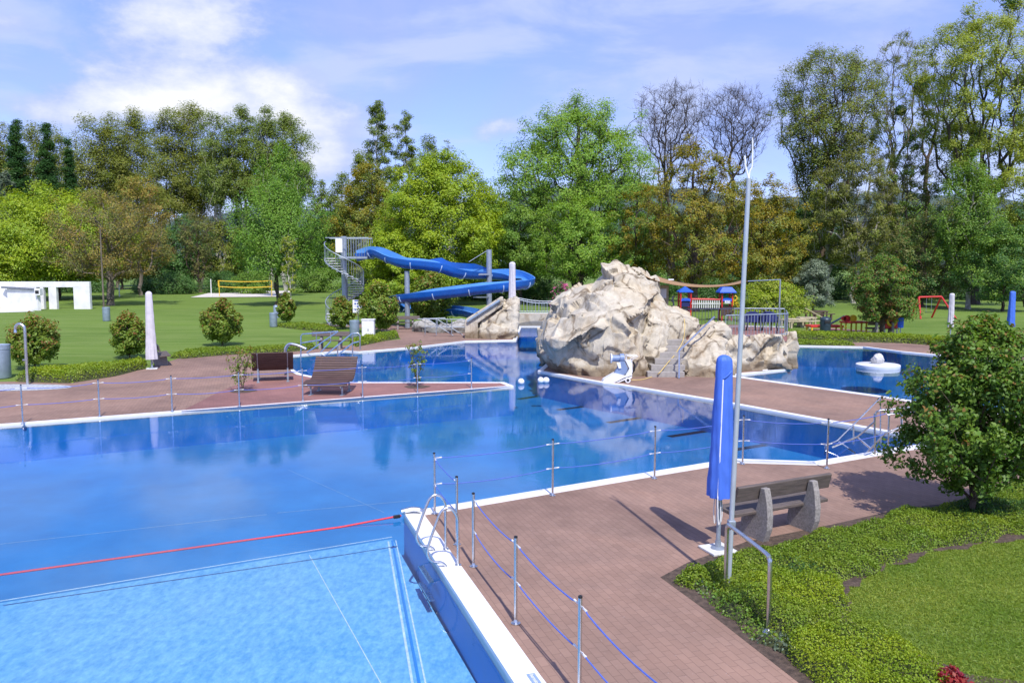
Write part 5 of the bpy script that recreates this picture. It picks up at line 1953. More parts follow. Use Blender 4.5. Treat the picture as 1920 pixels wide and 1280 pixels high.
# picnic tables at the pale shrub
for i, (lab, x0, x1, yt, yb, m) in enumerate((('pale wooden picnic table beside the pale green shrub, left one', 1478, 1512, 604, 614, 'log'), ('pale wooden picnic table right of its twin with a raised plank', 1500, 1532, 601, 613, 'log'), ('dark picnic table in the shade under the far trees', 1523, 1553, 589, 599, 'wood'))):
    r_, cx, d, zt = leggy('picnic_table', lab, 'picnic table', x0, x1, yt - 5, yb, m, m, 4, 0.08, 0.8, 'picnic tables near the playground')
    for y in (-0.55, 1.35):
        MB().box((cx, d + y, 0.45), (1.7, 0.28, 0.06)).build('bench', M[m], r_)
        for s in (-0.6, 0.6):
            MB().box((cx + s, d + y, 0.21), (0.1, 0.2, 0.42)).build('bench_leg', M[m], r_)
    if i == 1:
        MB().bar((cx - 0.2, d + 0.2, zt + 0.65), (cx + 0.9, d, zt + 0.05), 0.2, 0.05).build('plank', M['log'], r_)
# red sign with yellow ring and blue bin before it
b = g(1686, 632)
root = thing('play_board', 'red play board with a yellow ring right of the small round tree', 'play board', (b.x, b.y + 1.0, 0))
z0, z1 = D(1686, 615, b.y + 1).z, D(1686, 590, b.y + 1).z
MB().box((b.x, b.y + 1.0, (z0 + z1) / 2), (0.74, 0.05, z1 - z0)).build('board', M['red'], root)
mb = MB()
mb.tube([V((b.x + 0.24 * math.cos(t), b.y + 0.96, (z0 + z1) / 2 + 0.24 * math.sin(t))) for t in np.linspace(0, 6.28, 25)[:-1]], 0.07, 8, closed=True)
mb.build('ring', M['yellow'], root, smooth=True)
for s in (-0.36, 0.36):
    MB().box((b.x + s, b.y + 1.05, z1 / 2), (0.06, 0.06, z1)).build('post', M['plate'], root)
root = thing('hanging_bin', 'small blue bin on a thin post in front of the red play board', 'bin', (b.x + 0.05, b.y, 0))
MB().cyl((b.x + 0.05, b.y, 0), (b.x + 0.05, b.y, z0 + 0.5), 0.03, n=8).build('post', M['galv'], root, smooth=True)
MB().lathe([(0.15, z0 + 0.1), (0.16, z0 + 0.2), (0.16, z0 + 0.62), (0.12, z0 + 0.66)], V((b.x + 0.05, b.y, 0)), 14).build('body', M['blue'], root, smooth=True)
# swing frame
dS = 62.0
root = thing('swing_frame', 'red swing frame on the far lawn at right', 'swing', tuple(D(1745, 590, dS).xy) + (0,))
a, c = D(1723, 557, dS), D(1765, 556, dS)
MB().tube([a, c], 0.07, 8).build('beam', M['red'], root, smooth=True)
for p, lx, ly in ((a, -0.1, -0.6), (a, -0.1, 0.9), (c, 0.9, -0.6), (c, -0.2, 0.9)):
    MB().tube([p, V((p.x + lx, dS + ly, 0))], 0.07, 8).build('leg', M['red'], root, smooth=True)
for s in (-0.2, 0.2):
    MB().cyl((a.x + 0.8 + s, dS, a.z), (a.x + 0.8 + s, dS, 0.5), 0.012, n=5).build('chain', M['galv'], root)
MB().box((a.x + 0.8, dS, 0.48), (0.5, 0.2, 0.04)).build('seat', M['black'], root)

# ------------------------------------------------------------------ white wall ruin, volleyball
dW = 76.0
root = thing('white_wall', 'long whitewashed wall with door openings on the left lawn', 'wall', (-36, dW, 0))
segs = [(-60, -8, 0), (2, 71, 0), (78, 84, 0), (93.5, 108, 0), (140, 170.5, 0)]
zt = D(80, 528, dW).z
zl = D(80, 538.5, dW).z
for x0, x1, k in segs:
    a, c = D(x0, 560, dW), D(x1, 560, dW)
    MB().box(((a.x + c.x) / 2, dW, zl / 2), (c.x - a.x, 0.35, zl)).build('pier', M['whitewall'], root)
a, c = D(-60, 560, dW), D(170.5, 560, dW)
MB().box(((a.x + c.x) / 2, dW, (zl + zt) / 2 + 0.001), (c.x - a.x, 0.352, zt - zl)).build('lintel', M['whitewall'], root, bevel=0.02)
MB().box((D(-1, 560, dW).x, dW + 0.1, zl / 2), (0.5, 0.1, zl)).build('door_panel', M['ochre'], root)
w = root
root = thing('lean_to', 'low white lean-to with a dark felt roof against the white wall', 'shed', tuple(D(43, 586, 74.0).xy) + (0,))
a, c = D(14, 560, 75.3), D(70, 560, 73.2)
mb = MB()
ha, hc = D(14, 541, 75.3).z, D(70, 545, 73.2).z
n0 = V((-(c.y - a.y), c.x - a.x, 0)).normalized() * 0.3
mb.add([V((a.x, a.y, 0)), V((c.x, c.y, 0)), V((c.x, c.y, hc)), V((a.x, a.y, ha))] + [V((a.x, a.y, 0)) + n0, V((c.x, c.y, 0)) + n0, V((c.x, c.y, hc)) + n0, V((a.x, a.y, ha)) + n0],
       [(0, 1, 2, 3), (5, 4, 7, 6), (4, 0, 3, 7), (1, 5, 6, 2), (3, 2, 6, 7), (4, 5, 1, 0)])
mb.build('wall', M['whitewall'], root)
mb = MB()
mb.bar(V((a.x - 0.5, a.y + 0.2, ha + 0.12)), V((c.x + 0.1, c.y, hc + 0.12)), 0.36, 0.16)
mb.build('roof', M['slate'], root)
mb = MB().box(V((c.x + 0.15, c.y, hc - 0.1)), (0.5, 0.5, 0.62)).build('spout_box', M['white'], root, bevel=0.03)
MB().box(V((c.x + 0.15, c.y - 0.26, hc - 0.12)), (0.34, 0.02, 0.3)).build('opening', M['black'], mb)

dV = 108.0
root = thing('volleyball_net', 'yellow taped volleyball net over the pale sand court', 'net', tuple(D(460, 550, dV).xy) + (0,))
for x in (410.5, 509):
    p = D(x, 527, dV)
    MB().cyl((p.x, dV, 0), (p.x, dV, p.z), 0.05, n=8).build('post', M['yellow'], root, smooth=True)
a, c = D(409, 526, dV), D(509.5, 526, dV)
h0 = D(409, 537, dV).z
for z0_, nm in ((a.z, 'tape'), (h0, 'tape')):
    pts = [V((a.x + (c.x - a.x) * t, dV, z0_ - 0.14 * 4 * t * (1 - t))) for t in np.linspace(0, 1, 13)]
    mb = MB()
    for p, q in zip(pts[:-1], pts[1:]):
        mb.bar(p, q, 0.02, 0.10)
    mb.build(nm, M['netyellow'], root)
for x in (a.x, c.x):
    MB().box((x, dV, (a.z + h0) / 2), (0.08, 0.02, a.z - h0)).build('side_tape', M['netyellow'], root)
p = D(396, 550, 108); 
root = thing('white_post', 'thin white post at the left edge of the sand court', 'post', (p.x, 108, 0))
MB().cyl((p.x, 108, 0), (p.x, 108, D(396, 523, 108).z), 0.06, n=8).build('shaft', M['white'], root, smooth=True)
p = g(224, 556)
root = thing('white_post', 'thin white post on the far lawn right of the bronze maple trunk', 'post', (p.x, p.y, 0))
MB().cyl((p.x, p.y, 0), (p.x, p.y, D(224, 534, p.y).z), 0.09, 0.06, n=8).build('shaft', M['white'], root, smooth=True)
p = g(195, 583)
root = thing('tall_pole', 'tall thin grey pole beside the bronze maple trunk', 'pole', (p.x, p.y, 0))
MB().cyl((p.x, p.y, 0), (p.x, p.y, D(195, 430, p.y).z), 0.085, 0.05, n=8).build('shaft', BARK['grey'], root, smooth=True)

# ------------------------------------------------------------------ water slide
dT = 54.0
pc = D(647.5, 600, dT)
root = thing('water_slide', 'blue winding water slide with a grey spiral stair tower', 'water slide', (pc.x, dT, 0))
ctr = V((pc.x, dT, 0))
zpt = D(647, 443, dT).z
st = MB().cyl(ctr, ctr + V((0, 0, zpt)), 0.20, n=18).build('stair_column', M['galv'], root, smooth=True)
zpl = D(660, 481, dT).z
NS = 27
Rs = 1.28
rail = []
for i in range(NS):
    an = math.pi + R(15.6) * i
    z = zpl - 0.02 - (zpl - 0.1) * (i + 0.5) / NS
    a0, a1 = an, an + R(19)
    mb = MB()
    mb.prism([ctr + V((0.2 * math.cos(a0), 0.2 * math.sin(a0), z)), ctr + V((Rs * math.cos(a0), Rs * math.sin(a0), z)), ctr + V((Rs * math.cos(a1), Rs * math.sin(a1), z)), ctr + V((0.2 * math.cos(a1), 0.2 * math.sin(a1), z))], (0, 0, -0.05))
    mb.build('stair_tread', M['plate'], st)
    am = (a0 + a1) / 2
    p = ctr + V((Rs * math.cos(am), Rs * math.sin(am), z))
    rail.append(p + V((0, 0, 1.0)))
    for k in (-0.05, 0.05):
        q = ctr + V((Rs * math.cos(am + k * 1.6), Rs * math.sin(am + k * 1.6), z - 0.02))
        MB().cyl(q, q + V((0, 0, 1.0)), 0.009, n=5).build('baluster', M['galv'], st)
MB().tube(curve_pts([ctr + V((-Rs, 0.3, zpl + 1.0))] + rail, 3), 0.03, 8).build('stair_handrail', M['galv'], st, smooth=True)
MB().tube([p - V((0, 0, 1.03)) for p in rail], 0.04, 6).build('stair_stringer', M['galv'], st, smooth=True)
# platform
pa, pb = D(640, 481, dT), D(692, 481, dT)
pf = MB().box(((pa.x + pb.x) / 2, dT, zpl - 0.08), (pb.x - pa.x, 1.5, 0.14)).build('platform', M['galv'], root)
zr = D(660, 446.5, dT).z
for y in (-0.75, 0.75):
    MB().tube([V((pa.x - 0.9, dT + y * 0.8, zr)), V((pa.x, dT + y, zr)), V((pb.x + 0.1, dT + y, zr)), V((pb.x + 0.1, dT + y, zr - 0.3))], 0.03, 8).build('railing_top', M['galv'], pf, smooth=True)
    for i in range(13):
        x = pa.x - 0.2 + (pb.x - pa.x + 0.2) * i / 12
        MB().cyl((x, dT + y, zpl - 0.05), (x, dT + y, zr), 0.014, n=5).build('baluster', M['galv'], pf)
MB().box(V((D(641, 461, dT).x, dT - 0.9, D(641, 461, dT).z)), (0.45, 0.03, 0.9)).build('notice', M['white'], root)
# channel
ch = [(668, 480, 54.0), (690, 475, 54), (706, 473, 53.6), (730, 483, 53), (756, 492, 52.4), (790, 495, 52.2), (825, 500, 52.4), (850, 509, 53), (880, 513, 54.2), (915, 514, 55.6), (950, 517, 56.6), (976, 521, 56.4), (990, 525, 55.2), (990, 529, 53.6),
      (972, 533, 52.2), (940, 537, 51.4), (900, 541, 51.2), (860, 546, 51.3), (815, 551, 51.6), (775, 556, 52.2), (745, 560, 53.4), (735, 566, 55.0), (742, 573, 56.8), (765, 577, 57.6), (800, 580, 57.2), (840, 582, 56), (870, 584, 54.6), (900, 592, 53.2), (925, 604, 52)]
path = curve_pts([D(*c) for c in ch], 6)
sec = []
rr = 0.38
for k in range(15):
    t = math.pi + math.pi * k / 14
    sec.append((rr * math.cos(t), rr * math.sin(t) * 0.92))
sec = [(-rr - 0.07, 0.16), (-rr, 0.17)] + sec + [(rr, 0.17), (rr + 0.07, 0.16)]
oth = [(rr + 0.07, 0.10)] + [(1.07 * x, 1.07 * y) for x, y in reversed(sec[2:-2])] + [(-rr - 0.07, 0.10)]
loop = sec + oth
ns, nl = len(sec), len(loop)
mb = MB()
vs = []
frames = []
for i, p in enumerate(path):
    a = path[max(0, i - 1)]; b = path[min(len(path) - 1, i + 1)]
    t = (b - a).normalized()
    s = V((t.y, -t.x, 0)).normalized()
    u = s.cross(t)
    # bank into the bend
    a2 = path[max(0, i - 4)]; b2 = path[min(len(path) - 1, i + 4)]
    tt = (p - a2).normalized().cross((b2 - p).normalized()).z if 0 < i < len(path) - 1 else 0
    bank = max(-0.40, min(0.40, tt * 0.55))
    s2 = (s * math.cos(bank) + u * math.sin(bank)); u2 = (u * math.cos(bank) - s * math.sin(bank))
    frames.append((p, s2, u2, t))
    el_, er_ = 0.22 * max(0.0, -s.y), 0.22 * max(0.0, s.y)
    vs += [p + s2 * x + u2 * (y + ((el_ if x < 0 else er_) if y > 0.05 else 0)) for x, y in loop]
fin, fout = [], []
for i in range(len(path) - 1):
    for k in range(nl):
        q = (k + 1) % nl
        f = (i * nl + k, i * nl + q, (i + 1) * nl + q, (i + 1) * nl + k)
        (fin if k < ns - 1 else fout).append(f)
mb.add(vs, fin, 1)
mb.f += fout; mb.mi += [0] * len(fout)
mb.build('channel', [M['slide'], M['slidein']], root, smooth=True, angle=50)
for i in range(9, len(path) - 4, 9):
    p, s, u, t = frames[i]
    mb = MB()
    pr = [(1.12 * x, 1.12 * y) for x, y in sec[2:-2]]
    mb.tube([p + s * x + u * y for x, y in pr], 0.035, 5)
    mb.build('joint_flange', M['flange'], root, smooth=True)
# splash wall on the outside of the first bend
gv, gf = [], []
for i in range(32, 57):
    p, s, u, t = frames[i]
    e = max(0.0, min(1, (i - 32) / 5, (56 - i) / 5)) * 0.40
    q = p - s * (rr + 0.05) + u * (0.12 + 0.22 * max(0.0, -s.y))
    for y in (0.0, e + 0.03):
        for w_ in (-0.02, 0.02):
            gv.append(q + u * y + s * w_)
for i in range(24):
    k = i * 4
    gf += [(k, k + 4, k + 6, k + 2), (k + 1, k + 3, k + 7, k + 5), (k + 2, k + 6, k + 7, k + 3), (k, k + 1, k + 5, k + 4)]
mb = MB().add(gv, gf)
mb.build('splash_guard', M['slide'], root, smooth=True)
# supports
for x, yt, d in ((763, 508, 52.4), (917, 468, 55.0)):
    b = D(x, yt, d)
    MB().cyl((b.x, d, 0), (b.x, d, b.z), 0.19 if x > 900 else 0.17, n=14).build('support_post', M['galv'], root, smooth=True)
b = D(917, 514, 55.0)
MB().bar(V((D(850, 514, 53.4).x, 53.4, D(850, 515, 53.4).z)), V((b.x, 54.8, b.z)), 0.12, 0.12).build('support_arm', M['galv'], root)
MB().bar(D(888, 557, 52), D(917, 557, 55), 0.10, 0.10).build('support_arm', M['galv'], root)
MB().cyl(D(879, 491, 54), D(913, 470, 55), 0.02, n=6).build('stay_cable', M['galv'], root)
# ------------------------------------------------------------------ far trees, back row first
T = tree
G1 = 'tall poplars along the back of the left lawn'
# olive poplars far left (each grown on its own)
for i, (px, top, hw, lf, lab) in enumerate((
        (18, 236, 30, 'olive', 'olive poplar at the left picture edge behind the dark cypress-like trees'),
        (76, 236, 30, 'olive', 'olive poplar between the two tallest dark columnar trees'),
        (122, 238, 28, 'olive', 'olive poplar just right of the second dark columnar tree'),
        (180, 222, 34, 'olive', 'olive poplar right of the three dark columnar trees'),
        (222, 214, 34, 'olive', 'olive poplar above the bright lime maple top'),
        (268, 210, 36, 'olive', 'olive poplar above the bronze maple, left of the tallest pair'),
        (330, 203, 38, 'olive', 'one of the tallest olive poplars, left one of the pair'),
        (378, 198, 38, 'olive', 'one of the tallest olive poplars, right one of the pair'))):
    T('poplar_tree', lab, 'tree', px, 150 + (i % 3) * 5, top - 4, hw * 1.3, 410, lf, 'grey', G1, 100 + i, 'column', 190, 2.6, clump=0.36, lump=0.5, steep=0.9, k=1.4, stems=2, spread=0.05, lsize=0.40, twigs=1, gap=0.12, toph=0.9, trunk=0.26)
for i, (px, top, hw, lab) in enumerate(((420, 212, 34, 'green poplar just right of the tallest olive pair'), (465, 205, 36, 'green poplar in the middle of the green group above the birch'), (510, 203, 36, 'tall green poplar directly behind the birch top'), (553, 212, 40, 'green poplar at the right end of the left row, leaning out over the gap'))):
    T('poplar_tree', lab, 'tree', px, 146 + (i % 2) * 5, top - 4, hw * 1.25, 385, 'poplar', 'pale', G1, 120 + i, 'column' if i < 3 else 'egg', 180, 2.8, clump=0.30, lump=0.6, steep=0.9, k=1.2, stems=3, spread=0.06, lsize=0.40, gap=0.25, toph=0.9)
for i, (px, top, hw, d, lab) in enumerate(((47, 222, 24, 135, 'tallest dark columnar tree, leftmost full one'), (103, 232, 22, 136, 'middle one of three dark columnar trees'), (142, 258, 15, 138, 'slimmest of three dark columnar trees'), (-2, 285, 18, 132, 'dark columnar tree cut by the left picture edge'))):
    T('columnar_poplar', lab, 'tree', px, d, top, hw * 1.15, 470, 'dark', 'dark', 'dark columnar trees at left', 140 + i, 'flame' if i < 3 else 'column', 240, 6.0, clump=0.36, lump=0.2, steep=1.0, k=1.8, lsize=0.34, toph=0.95, upbias=0.7)
T('willow_tree', 'small grey green tree between the dark columnar trees at the left edge', 'tree', 22, 120, 308, 22, 470, 'silver', 'grey', None, 150, 'egg', 90, 3.5, droop=1.8)
# understorey closing the gaps
und = [(40, 430, 70, 'deep'), (-60, 420, 80, 'deep'), (110, 440, 60, 'deep'), (230, 400, 70, 'olive'), (290, 420, 60, 'tawny'), (350, 400, 55, 'deep'), (405, 410, 55, 'olive'), (455, 390, 60, 'deep'), (620, 395, 40, 'deep'), (585, 410, 55, 'deep'), (660, 380, 50, 'mid'), (720, 380, 60, 'deep'), (790, 390, 60, 'deep'),
       (905, 330, 45, 'mid'), (960, 390, 60, 'deep'), (1030, 400, 60, 'mid'), (1150, 400, 70, 'deep'), (1230, 380, 60, 'mid'), (1310, 390, 60, 'tawny'), (1390, 380, 60, 'deep'), (1470, 380, 60, 'tawny'), (1545, 400, 60, 'deep'), (1620, 390, 60, 'tawny'), (1700, 380, 60, 'mid'), (1770, 370, 60, 'tawny'), (1850, 390, 70, 'deep'), (1920, 380, 70, 'deep'), (1990, 360, 70, 'mid')]
places = ['at the left edge under the columnar trees', 'cut by the left picture edge', 'behind the bright lime maple', 'above the crown of the bronze maple', 'right of the bronze maple crown', 'behind the slim bare tree of the left lawn', 'between the slim bare tree and the birch', 'behind the left half of the birch', 'in the gap left of the slide tower', 'just right of the birch', 'behind the slide stair tower', 'left of the bright lime tree', 'behind the bright lime tree',
          'between the lime tree and the great oak', 'below the left half of the great oak', 'behind the great oak trunk', 'below the right half of the great oak', 'between the oak and the golden maple', 'behind the golden maple', 'behind the flagpole', 'right of the second golden maple', 'behind the silver bush', 'behind the small round tree', 'left of the drooping green tree', 'behind the drooping green tree', 'at the right below the tallest poplar', 'behind the large shrub at right', 'beyond the right picture edge']
for i, ((px, top, hw, lf), wh) in enumerate(zip(und, places)):
    if i in (0, 1, 2, 12, 27):
        continue
    T('understorey_tree', {'deep': 'dark green', 'mid': 'mid green', 'olive': 'olive', 'tawny': 'tawny brown'}[lf] + ' background tree ' + wh, 'tree', px, 138 + (i * 7) % 17, top, hw, 520, lf, 'dark', 'background trees filling the edge of the park', 200 + i, 'dome', 110, 2.6, clump=0.26, lump=0.4, lsize=0.46, toph=0.7)
T('maple_tree', 'bright yellow green maple behind the white wall at left', 'tree', 110, 98, 348, 150, 525, 'lime', 'dark', None, 301, 'dome', 330, 3.6, clump=0.17, lump=0.4, lsize=0.34, gap=0.1)
T('maple_tree', 'bright yellow green maple at the left picture edge, lower half hidden by the wall', 'tree', 5, 92, 420, 90, 530, 'lime', 'dark', None, 302, 'dome', 170, 3.4, clump=0.2, lsize=0.33)
T('maple_tree', 'olive bronze tree rising behind the bronze maple', 'tree', 265, 112, 325, 62, 470, 'olive', 'grey', None, 303, 'round', 150, 2.4, clump=0.2, lsize=0.36, leaf2='bronze', frac2=0.4, twigs=1)
T('maple_tree', 'bronze leaved maple with a visible trunk on the left lawn', 'tree', 207, 83, 357, 118, 518, 'bronze', 'grey', None, 304, 'dome', 420, 1.45, clump=0.12, lump=0.45, gap=0.3, twigs=2, trunk=0.38, steep=0.25, k=0.2, lsize=0.24, leaf2='tawny', frac2=0.5, stems=1, toph=0.75, twiglen=0.07)
T('bare_tree', 'slim sparsely leaved tree on the lawn left of the volleyball net', 'tree', 376, 126, 396, 42, 520, 'tawny', 'brown', None, 305, 'vase', 130, 0.8, clump=0.16, twigs=3, steep=0.9, k=1.0, trunk=0.30, twiglen=0.16)
T('birch_tree', 'tall birch with drooping bright green foliage on the lawn left of the slide', 'tree', 520, 82, 330, 92, 500, 'birch', 'dark', None, 306, 'dome', 260, 2.9, clump=0.16, droop=2.3, lump=0.5, lsize=0.25, trunk=0.26, gap=0.15, stems=2, spread=0.05)
T('birch_tree', 'pale stemmed birch rising behind the drooping birch', 'tree', 535, 105, 265, 52, 420, 'birch', 'pale', None, 307, 'egg', 150, 2.4, clump=0.2, droop=1.8, lump=0.5, lsize=0.30, steep=0.9, k=1.0)
T('birch_tree', 'thin young birch with few leaves right of the drooping birch trunk', 'tree', 545, 78, 440, 22, 545, 'pale', 'pale', None, 308, 'vase', 60, 0.9, clump=0.25, twigs=2, trunk=0.08, steep=1, k=1.4)
# centre
for i, (px, top, hw, d, lab) in enumerate(((713, 182, 34, 150, 'tallest green poplar above the slide, left one of the group'), (764, 210, 26, 151, 'second green poplar above the slide, right of the tallest'), (808, 248, 28, 156, 'fainter green poplar right of the two pointed ones above the slide'), (680, 285, 24, 146, 'small green poplar at the left foot of the tall pair'), (842, 262, 22, 160, 'thin leaved poplar left of the bright lime top'))):
    T('poplar_tree', lab, 'tree', px, d, top, hw, 400, 'poplar', 'pale', 'poplars in the middle above the slide', 320 + i, 'egg', 110, (2.4, 2.4, 1.5, 2.6, 0.9)[i], clump=0.30, lump=0.7, gap=0.3, steep=1.0, k=1.4, lsize=0.40, twigs=1 if i in (2, 4) else 0, toph=0.95)
T('poplar_tree', 'small green tree in the gap between birch and slide tower, nearer the birch', 'tree', 608, 152, 340, 30, 450, 'poplar', 'grey', None, 326, 'egg', 80, 2.0, clump=0.3, gap=0.2, lsize=0.4)
T('poplar_tree', 'small green tree in the gap directly above the stair tower', 'tree', 646, 150, 322, 32, 450, 'poplar', 'grey', None, 327, 'egg', 90, 2.4, clump=0.3, gap=0.2, lsize=0.4)
T('maple_tree', 'olive golden tree behind the stair tower, left of the lime tree', 'tree', 700, 98, 296, 76, 520, 'olive', 'grey', None, 330, 'egg', 220, 2.8, clump=0.18, leaf2='gold', frac2=0.3, lsize=0.33)
T('lime_tree', 'big bright yellow green lime tree behind the slide', 'tree', 822, 84, 285, 128, 545, 'lime', 'dark', None, 331, 'dome', 420, 4.4, clump=0.15, lump=0.35, lsize=0.30, gap=0.1)
T('lime_tree', 'bright yellow green smaller lime crown left of the big one, behind the stairs', 'tree', 738, 80, 420, 62, 560, 'lime', 'dark', None, 332, 'dome', 150, 3.8, clump=0.2, lsize=0.28)
T('oak_tree', 'great green oak with a wide rounded crown and dark limbs', 'tree', 1082, 92, 182, 176, 420, 'oak', 'dark', None, 333, 'dome', 640, 2.2, clump=0.10, lump=0.22, gap=0.34, trunk=0.72, steep=0.30, k=0.15, lsize=0.29, toph=0.75, shell=0.6, gapscale=0.34)
T('oak_tree', 'lower green oak crown in front of the great oak, left of its trunk', 'tree', 975, 86, 352, 78, 535, 'mid', 'dark', None, 334, 'round', 210, 2.6, clump=0.17, lump=0.45, gap=0.2, lsize=0.28)
T('oak_tree', 'lower green oak crown in front of the great oak, over the rock', 'tree', 1085, 80, 365, 88, 525, 'oak', 'dark', None, 335, 'dome', 230, 2.6, clump=0.16, lump=0.45, gap=0.25, trunk=0.5, lsize=0.27)
# right
T('bare_tree', 'grey bare tree with fine twigs right of the great oak', 'tree', 1252, 108, 160, 72, 330, 'tawny', 'dark', None, 340, 'vase', 460, 0.0, twigs=5, steep=0.7, k=0.9, stems=2, spread=0.05, trunk=0.30, twiglen=0.10, toph=0.85)
T('bare_tree', 'grey bare tree with fine twigs behind the flagpole', 'tree', 1372, 112, 168, 76, 330, 'tawny', 'dark', None, 341, 'vase', 460, 0.0, twigs=5, steep=0.7, k=0.9, stems=2, spread=0.05, trunk=0.30, twiglen=0.10, toph=0.85)
T('maple_tree', 'golden leaved maple behind the sail awning, trunk beside the play tower', 'tree', 1300, 72, 258, 108, 530, 'gold', 'brown', None, 342, 'egg', 400, 1.9, clump=0.12, lump=0.5, gap=0.3, trunk=0.5, twigs=1, leaf2='olive', frac2=0.35, lsize=0.24)
T('maple_tree', 'second golden leaved maple right of the flagpole', 'tree', 1425, 76, 322, 86, 545, 'gold', 'brown', None, 343, 'dome', 300, 2.2, clump=0.14, lump=0.5, gap=0.25, leaf2='olive', frac2=0.3, lsize=0.25)
T('maple_tree', 'low golden green tree between the oak and the golden maple', 'tree', 1190, 78, 345, 62, 530, 'gold', 'dark', None, 344, 'round', 190, 2.0, clump=0.16, lump=0.4, gap=0.25, leaf2='mid', frac2=0.5, lsize=0.25)
T('poplar_tree', 'tall olive brown poplar right of the flagpole', 'tree', 1540, 98, 96, 104, 420, 'olive', 'brown', None, 345, 'vase', 620, 2.0, clump=0.15, lump=0.35, gap=0.22, twigs=3, steep=0.8, k=1.0, stems=2, spread=0.05, leaf2='poplar', frac2=0.25, lsize=0.27, twiglen=0.07, misto=1, trunk=0.45)
T('bare_tree', 'tall thin leaved tree carrying round mistletoe balls', 'tree', 1672, 102, 64, 64, 400, 'olive', 'grey', None, 346, 'vase', 300, 0.5, clump=0.12, twigs=3, steep=1.0, k=1.5, stems=2, spread=0.04, lsize=0.24, misto=5, trunk=0.36, twiglen=0.10)
T('bare_tree', 'slim bare tree with mistletoe left of the tallest poplar', 'tree', 1728, 104, 105, 30, 330, 'tawny', 'brown', None, 347, 'vase', 70, 0.0, twigs=3, steep=1.0, k=1.5, trunk=0.28, misto=2, twiglen=0.2)
T('poplar_tree', 'tallest poplar at upper right with fresh yellow green leaves', 'tree', 1825, 86, 10, 136, 360, 'pale', 'dark', None, 348, 'vase', 460, 1.9, clump=0.12, lump=0.4, gap=0.30, shell=0.3, steep=0.9, k=1.1, stems=3, spread=0.07, trunk=0.55, lsize=0.25, misto=3, gapscale=0.4)
T('poplar_tree', 'yellow green tree at the right picture edge under the tallest poplar', 'tree', 1925, 80, 245, 75, 440, 'pale', 'dark', None, 349, 'egg', 170, 1.8, clump=0.16, gap=0.3, lump=0.5, lsize=0.25)
T('alder_tree', 'tawny brown tree with a leaning pale trunk behind the small round tree', 'tree', 1600, 88, 250, 76, 500, 'tawny', 'pale', None, 350, 'egg', 260, 1.5, clump=0.14, twigs=2, gap=0.3, leaf2='olive', frac2=0.3, lsize=0.26, lean=(2.0, 0), twiglen=0.07)
T('alder_tree', 'tawny tree full of fine branches in the middle of the right wood', 'tree', 1690, 90, 255, 70, 480, 'tawny', 'grey', None, 351, 'egg', 240, 1.3, clump=0.14, twigs=2, gap=0.3, leaf2='mid', frac2=0.35, lsize=0.26, twiglen=0.07)
T('birch_tree', 'drooping green birch in front of the tallest poplar', 'tree', 1815, 76, 275, 56, 500, 'mid', 'pale', None, 352, 'egg', 200, 2.4, clump=0.19, droop=2.2, lump=0.5, lsize=0.24, gap=0.2)
T('alder_tree', 'tawny green tree right of the small round tree', 'tree', 1730, 80, 400, 80, 560, 'tawny', 'brown', None, 353, 'dome', 220, 2.0, clump=0.16, twigs=1, leaf2='deep', frac2=0.4, lsize=0.25)
T('beech_tree', 'dark green tree at the right behind the large shrub', 'tree', 1880, 72, 415, 80, 560, 'mid', 'dark', None, 354, 'dome', 200, 3.0, clump=0.18, leaf2='deep', frac2=0.5, lsize=0.24)
T('alder_tree', 'dark tree between the second golden maple and the silver bush', 'tree', 1490, 96, 380, 46, 560, 'dark', 'dark', None, 355, 'dome', 120, 3.0, clump=0.24)
T('alder_tree', 'dim green tree with pale trunk behind the silver bush', 'tree', 1548, 92, 330, 60, 500, 'olive', 'pale', None, 356, 'egg', 170, 1.5, clump=0.16, gap=0.3, twigs=1, trunk=0.4)
T('willow_bush', 'silver green bush right of the pale green shrub', 'shrub', 1525, 72, 484, 40, 575, 'silver', 'grey', None, 357, 'dome', 110, 3.4, clump=0.22, lsize=0.22)
T('maple_shrub', 'spreading pale green shrub behind the terrace railing', 'shrub', 1450, 58, 524, 68, 612, 'pale', 'grey', None, 358, 'dome', 170, 3.2, clump=0.2, lsize=0.19, droop=0.7, leaf2='lime', frac2=0.5)
T('small_tree', 'small round tree with glossy leaves and red tips standing by the dark bench', 'tree', 1655, 46.5, 478, 66, 600, 'shrubdark', 'brown', None, 359, 'dome', 220, 3.6, clump=0.16, lsize=0.16, leaf2='redtip', frac2=0.07, trunk=0.14, stems=3, spread=0.10)
# bushes closing the far lawn edge
fb = [(330, 512, 42, 'deep', 'dark green bush left of the slim bare tree on the far lawn'), (420, 508, 40, 'deep', 'dark green bush behind the left net post'), (475, 505, 40, 'mid', 'green bush behind the volleyball net'), (590, 500, 44, 'mid', 'green bush right of the birch on the far lawn'), (280, 515, 34, 'deep', 'dark bush behind the bronze maple trunk'), (150, 520, 60, 'deep', 'dark bush behind the white wall'), (40, 520, 60, 'deep', 'dark bush behind the lean-to'),
      (700, 515, 60, 'mid', 'green bush behind the slide tower foot'), (900, 500, 70, 'deep', 'dark bush behind the slide bend'), (1000, 510, 50, 'deep', 'dark bush between slide bend and rock'), (1180, 510, 80, 'deep', 'dark bush behind the big rock'), (1330, 515, 80, 'deep', 'dark bush behind the play towers'), (1590, 520, 60, 'deep', 'dark bush in the shade behind the play tables'), (1700, 520, 70, 'deep', 'dark bush behind the swing frame'), (1810, 515, 70, 'dark', 'dark bush behind the blue parasol at right'), (1920, 515, 70, 'dark', 'dark bush at the right picture edge')]
